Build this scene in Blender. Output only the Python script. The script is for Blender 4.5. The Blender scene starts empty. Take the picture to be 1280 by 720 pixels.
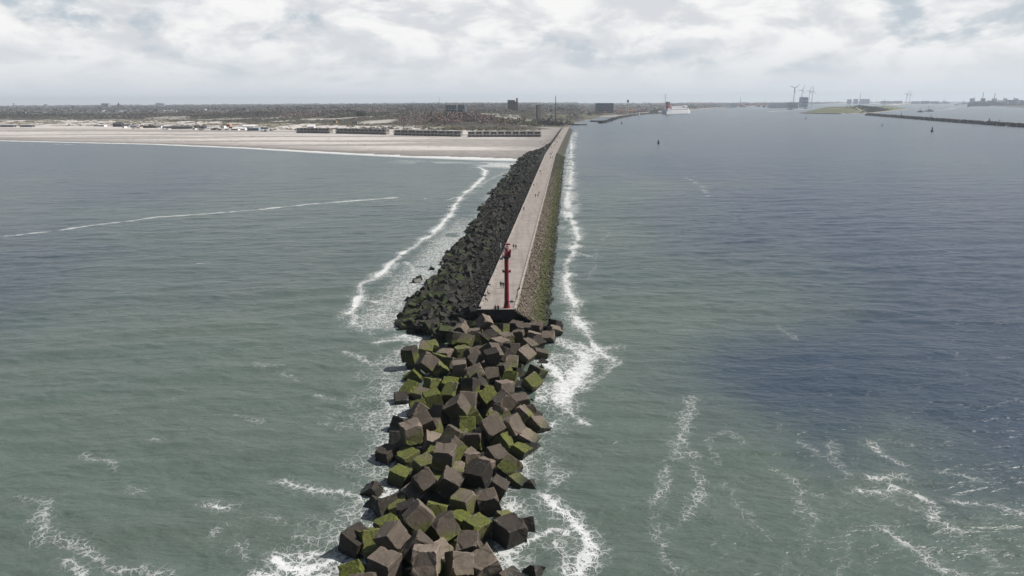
import bpy, bmesh, math, random
import numpy as np
from mathutils import Vector, Matrix, Quaternion, Euler
random.seed(11); rng = np.random.default_rng(11)
scene = bpy.context.scene
COL = scene.collection

# ------------------------------------------------------------------ camera geometry
F = 914.0; CZ = 50.0; HY = 126.6; ROLL = math.atan(6.5/1280)
PITCH = math.atan((360-HY)/F)
def ray(px, py):
    u = (px-640)/F; v = (360-py)/F
    c, s = math.cos(ROLL), math.sin(ROLL)
    ur = u*c+v*s; vr = -u*s+v*c
    cp, sp = math.cos(PITCH), math.sin(PITCH)
    return (ur, cp+vr*sp, -sp+vr*cp)
def P(px, py, z=0.0):
    d = ray(px, py); t = (z-CZ)/d[2]
    return (d[0]*t, d[1]*t)
def D(px, py, Y):
    d = ray(px, py); t = Y/d[1]
    return (d[0]*t, Y, CZ+d[2]*t)
def PL(pts, z=0.0): return [P(a, b, z) for a, b in pts]

# ------------------------------------------------------------------ numpy noise
def _h(ix, iy, seed):
    n = (ix.astype(np.int64)*374761393 + iy.astype(np.int64)*668265263 + seed*974711) & 0x7fffffff
    n = ((n ^ (n >> 13))*1274126177) & 0x7fffffff
    n = n ^ (n >> 16)
    return (n & 0xffff)/65535.0
def vnoise(x, y, seed=0):
    ix = np.floor(x); iy = np.floor(y); fx = x-ix; fy = y-iy
    fx = fx*fx*(3-2*fx); fy = fy*fy*(3-2*fy)
    a = _h(ix, iy, seed); b = _h(ix+1, iy, seed); c = _h(ix, iy+1, seed); d = _h(ix+1, iy+1, seed)
    return (a*(1-fx)+b*fx)*(1-fy)+(c*(1-fx)+d*fx)*fy
def fbm(x, y, seed=0, o=4):
    x = np.asarray(x, float); y = np.asarray(y, float)
    t = 0; a = .5; s = 0
    for k in range(o):
        t = t+a*vnoise(x*2**k+k*17.3, y*2**k-k*9.1, seed+k); s += a; a *= .5
    return t/s
def sstep(a, b, x):
    t = np.clip((x-a)/(b-a), 0, 1); return t*t*(3-2*t)
def polydist(x, y, pts, closed=False):
    d = np.full(np.shape(x), 1e9)
    n = len(pts)
    for i in range(n if closed else n-1):
        ax, ay = pts[i]; bx, by = pts[(i+1) % n]
        dx, dy = bx-ax, by-ay; L = dx*dx+dy*dy+1e-9
        t = np.clip(((x-ax)*dx+(y-ay)*dy)/L, 0, 1)
        d = np.minimum(d, np.hypot(x-ax-t*dx, y-ay-t*dy))
    return d
def inside(x, y, pts):
    r = np.zeros(np.shape(x), bool); n = len(pts)
    for i in range(n):
        ax, ay = pts[i]; bx, by = pts[(i+1) % n]
        if ay == by: continue
        c = (ay > y) != (by > y)
        r ^= c & (x < (bx-ax)*(y-ay)/(by-ay)+ax)
    return r
def sdist(x, y, pts):   # positive inside
    d = polydist(x, y, pts, True); return np.where(inside(x, y, pts), d, -d)

# ------------------------------------------------------------------ materials
MATS = {}
def mat(name, col=(.5, .5, .5), rough=.85, spec=.3, metal=0, noise=None, attr=None):
    """noise=(scale, amount): multiplies the base colour by a procedural mottling"""
    if name in MATS: return MATS[name]
    m = bpy.data.materials.new(name); m.use_nodes = True; MATS[name] = m
    nt = m.node_tree; b = nt.nodes['Principled BSDF']
    b.inputs['Roughness'].default_value = rough
    b.inputs['Specular IOR Level'].default_value = spec
    b.inputs['Metallic'].default_value = metal
    b.inputs['Base Color'].default_value = (*col, 1)
    src = None
    if attr:
        a = nt.nodes.new('ShaderNodeAttribute'); a.attribute_name = attr; src = a.outputs['Color']
        nt.links.new(src, b.inputs['Base Color'])
    if noise:
        g = nt.nodes.new('ShaderNodeNewGeometry')
        n = nt.nodes.new('ShaderNodeTexNoise'); n.inputs['Scale'].default_value = noise[0]; n.inputs['Detail'].default_value = 6
        nt.links.new(g.outputs['Position'], n.inputs['Vector'])
        mr = nt.nodes.new('ShaderNodeMapRange'); mr.inputs[1].default_value = .3; mr.inputs[2].default_value = .7
        mr.inputs[3].default_value = 1-noise[1]; mr.inputs[4].default_value = 1+noise[1]
        nt.links.new(n.outputs['Fac'], mr.inputs[0])
        mx = nt.nodes.new('ShaderNodeVectorMath'); mx.operation = 'SCALE'
        if src: nt.links.new(src, mx.inputs[0])
        else: mx.inputs[0].default_value = col
        nt.links.new(mr.outputs[0], mx.inputs['Scale'])
        nt.links.new(mx.outputs[0], b.inputs['Base Color'])
    return m
class NT:
    """tiny node-graph helper"""
    def __init__(s, m): s.nt = m.node_tree; s.N = s.nt.nodes; s.L = s.nt.links
    def n(s, t, **k):
        x = s.N.new('ShaderNode'+t)
        for a, v in k.items(): setattr(x, a, v)
        return x
    def l(s, a, b): s.L.new(a, b)
    def put(s, sock, v):
        if hasattr(v, 'links'): s.l(v, sock)
        else: sock.default_value = v
    def math(s, op, a, b=0., c=0., clamp=False):
        x = s.n('Math', operation=op, use_clamp=clamp); s.put(x.inputs[0], a); s.put(x.inputs[1], b); s.put(x.inputs[2], c)
        return x.outputs[0]
    def vmath(s, op, a, b=(0, 0, 0)):
        x = s.n('VectorMath', operation=op); s.put(x.inputs[0], a)
        if op == 'SCALE': s.put(x.inputs['Scale'], b)
        else: s.put(x.inputs[1], b)
        return x.outputs[0]
    def noise(s, v, scale, det=4, rough=.5, dist=0.):
        x = s.n('TexNoise'); s.l(v, x.inputs['Vector']); x.inputs['Scale'].default_value = scale
        x.inputs['Detail'].default_value = det; x.inputs['Roughness'].default_value = rough; x.inputs['Distortion'].default_value = dist
        return x.outputs['Fac']
    def ramp(s, v, a, b, c=0., d=1., smooth=True):
        x = s.n('MapRange'); x.interpolation_type = 'SMOOTHSTEP' if smooth else 'LINEAR'
        s.put(x.inputs[0], v); s.put(x.inputs[1], a); s.put(x.inputs[2], b); s.put(x.inputs[3], c); s.put(x.inputs[4], d)
        return x.outputs[0]
    def mix(s, f, a, b):
        x = s.n('Mix', data_type='RGBA'); s.put(x.inputs[0], f)
        for i, v in ((6, a), (7, b)):
            if hasattr(v, 'links'): s.l(v, x.inputs[i])
            else: x.inputs[i].default_value = (*v, 1)
        return x.outputs[2]
    def attr(s, name, typ='GEOMETRY'):
        x = s.n('Attribute', attribute_type=typ); x.attribute_name = name; return x
def newmat(name):
    m = bpy.data.materials.new(name); m.use_nodes = True; MATS[name] = m
    return m, NT(m), m.node_tree.nodes['Principled BSDF']

# ------------------------------------------------------------------ object helpers
def tag(o, label=None, cat=None, group=None, kind=None):
    if label: o['label'] = label
    if cat: o['category'] = cat
    if group: o['group'] = group
    if kind: o['kind'] = kind
    return o
def empty(name, loc, label, cat, group=None, rz=0):
    o = bpy.data.objects.new(name, None); COL.objects.link(o); o.location = loc; o.rotation_euler = (0, 0, rz)
    o.empty_display_size = .2
    return tag(o, label, cat, group)
def link(name, me, parent=None, loc=(0, 0, 0)):
    o = bpy.data.objects.new(name, me); COL.objects.link(o); o.location = loc
    if parent is not None: o.parent = parent
    return o
class MB:
    def __init__(s): s.v = []; s.f = []; s.m = []
    def box(s, x0, x1, y0, y1, z0, z1, mi=0, M=None):
        b = len(s.v)
        pts = [(x, y, z) for x in (x0, x1) for y in (y0, y1) for z in (z0, z1)]
        if M is not None: pts = [tuple(M @ Vector(p)) for p in pts]
        s.v += pts
        s.f += [tuple(b+i for i in q) for q in ((0, 1, 3, 2), (4, 6, 7, 5), (0, 4, 5, 1), (2, 3, 7, 6), (0, 2, 6, 4), (1, 5, 7, 3))]
        s.m += [mi]*6; return s
    def lathe(s, prof, n=12, cx=0, cy=0, mi=0, M=None):
        """prof: (r, z) from the bottom up, capped"""
        b = len(s.v)
        for r, z in prof:
            for k in range(n):
                a = 2*math.pi*k/n; p = (cx+r*math.cos(a), cy+r*math.sin(a), z)
                s.v.append(tuple(M @ Vector(p)) if M is not None else p)
        for j in range(len(prof)-1):
            for k in range(n):
                a = b+j*n+k; c = b+j*n+(k+1) % n
                s.f.append((a, c, c+n, a+n)); s.m.append(mi)
        s.f.append(tuple(b+n-1-k for k in range(n))); s.m.append(mi)
        t = b+(len(prof)-1)*n; s.f.append(tuple(t+k for k in range(n))); s.m.append(mi)
        return s
    def tube(s, a, b, r, r2=None, n=6, mi=0):
        a = Vector(a); b = Vector(b); r2 = r if r2 is None else r2
        q = (b-a).to_track_quat('Z', 'Y').to_matrix().to_4x4(); M = Matrix.Translation(a) @ q
        return s.lathe([(r, 0), (r2, (b-a).length)], n, 0, 0, mi, M)
    def prism(s, poly, z0, z1, mi=0, M=None):
        b = len(s.v); n = len(poly)
        pts = [(x, y, z0) for x, y in poly]+[(x, y, z1) for x, y in poly]
        if M is not None: pts = [tuple(M @ Vector(p)) for p in pts]
        s.v += pts
        s.f.append(tuple(b+n-1-k for k in range(n))); s.f.append(tuple(b+n+k for k in range(n)))
        for k in range(n): s.f.append((b+k, b+(k+1) % n, b+n+(k+1) % n, b+n+k))
        s.m += [mi]*(n+2); return s
    def mesh(s, name, mats):
        me = bpy.data.meshes.new(name); me.from_pydata(s.v, [], s.f)
        for m in (mats if isinstance(mats, (list, tuple)) else [mats]): me.materials.append(m)
        me.polygons.foreach_set('material_index', s.m); me.update(); return me
    def build(s, name, mats, parent=None, loc=(0, 0, 0)):
        return link(name, s.mesh(name, mats), parent, loc)
def npmesh(name, V, Fc, mats, mi=None, smooth=False, attrs=None):
    """V (n,3), Fc (m,3|4) numpy arrays"""
    me = bpy.data.meshes.new(name); k = Fc.shape[1]
    me.vertices.add(len(V)); me.vertices.foreach_set('co', V.astype(np.float32).ravel())
    me.loops.add(Fc.size); me.loops.foreach_set('vertex_index', Fc.astype(np.int32).ravel())
    me.polygons.add(len(Fc)); me.polygons.foreach_set('loop_start', np.arange(0, Fc.size, k, dtype=np.int32))
    for m in (mats if isinstance(mats, (list, tuple)) else [mats]): me.materials.append(m)
    if mi is not None: me.polygons.foreach_set('material_index', np.asarray(mi, np.int32))
    me.polygons.foreach_set('use_smooth', np.full(len(Fc), smooth))
    for an, (typ, data) in (attrs or {}).items():
        a = me.attributes.new(an, typ, 'POINT')
        a.data.foreach_set('color' if typ == 'FLOAT_COLOR' else 'value', np.asarray(data, np.float32).ravel())
    me.update(calc_edges=True); me.validate(); return me
def grid(nj, ni):
    j, i = np.meshgrid(np.arange(nj-1), np.arange(ni-1), indexing='ij'); a = (j*ni+i).ravel()
    return np.stack([a, a+1, a+ni+1, a+ni], 1)
def copy_tree(o, parent=None):
    c = o.copy(); COL.objects.link(c); c.parent = parent
    for ch in list(o.children): copy_tree(ch, c)
    return c
ORD = ['first', 'second', 'third', 'fourth', 'fifth', 'sixth', 'seventh', 'eighth', 'ninth', 'tenth', 'eleventh', 'twelfth']
def nth(i):
    if i < 12: return ORD[i]
    n = i+1
    return '%d%s' % (n, 'th' if 10 < n % 100 < 14 else {1: 'st', 2: 'nd', 3: 'rd'}.get(n % 10, 'th'))

# ------------------------------------------------------------------ layout of the place (metres)
YE = 158.4                                     # seaward end of the walkway
def pcx(Y):                                    # centre line of the mole
    Y = np.asarray(Y, float)
    return -3.4+(np.minimum(Y, 650)-YE)*.0765+np.maximum(0, Y-650)*.0935
DZ = 4.5; HWD = 3.75
def phw(Y): return HWD+.0008*max(0, Y-YE)
R_ = lambda f: np.vectorize(f)

SHORE = [(-520, 168), (-300, 171), (0, 175.5), (200, 180), (320, 185), (430, 191), (520, 195), (600, 197.5), (672, 199)]
LAND = PL(SHORE, 0)
LAND += [(float(pcx(y))+2.5, y) for y in (700, 900, 1100, 1290)]
LAND += PL([(713, 155.2), (720, 152.5), (735, 150.2), (741, 148.5), (750, 146.6), (768, 146.4), (785, 144.3), (800, 142.6), (825, 140.8), (850, 139.2), (865, 138), (880, 136.3), (900, 135.3), (930, 133.5), (960, 132.6), (985, 131.6), (1005, 130.4), (1060, 129.6), (1100, 129.3), (1112, 131.6), (1128, 131.5), (1136, 130), (1150, 128.6), (1190, 128.2)], 0)
LAND += [(16500, 12500), (16500, 16500), (-26000, 16500), (-26000, 2500)]
QUAY = PL([(1216, 128.6), (1217.5, 131.8), (1245, 133), (1280, 135), (1420, 140)], 0)+[(15500, 5500), (15500, 12400)]
ISLE = PL([(1000, 141.4), (1020, 142), (1050, 142.2), (1085, 142), (1110, 139.5), (1136, 136.3), (1128, 135), (1090, 135.6), (1030, 136.8), (1008, 139)], 0)
VEG = PL([(-520, 152), (0, 151), (60, 150.5), (140, 151.5), (200, 152), (250, 154), (330, 157), (371, 156), (420, 157.5), (470, 158.5), (520, 158), (560, 160), (600, 161), (640, 161), (668, 160.5), (676, 158.5), (655, 156.5), (700, 156.5), (711, 154.5)], 4)
VEG += PL([(722, 151.5), (740, 148), (750, 145.5), (785, 143.4), (825, 139.6), (880, 135.5), (960, 131.8), (1060, 129)], 1)+[(16500, 13500), (16500, 16500), (-26000, 16500), (-26000, 3200)]
BREAK = PL([(1086, 143.6), (1130, 147), (1180, 151), (1230, 154.6), (1280, 158), (1400, 165)], 1)

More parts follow.
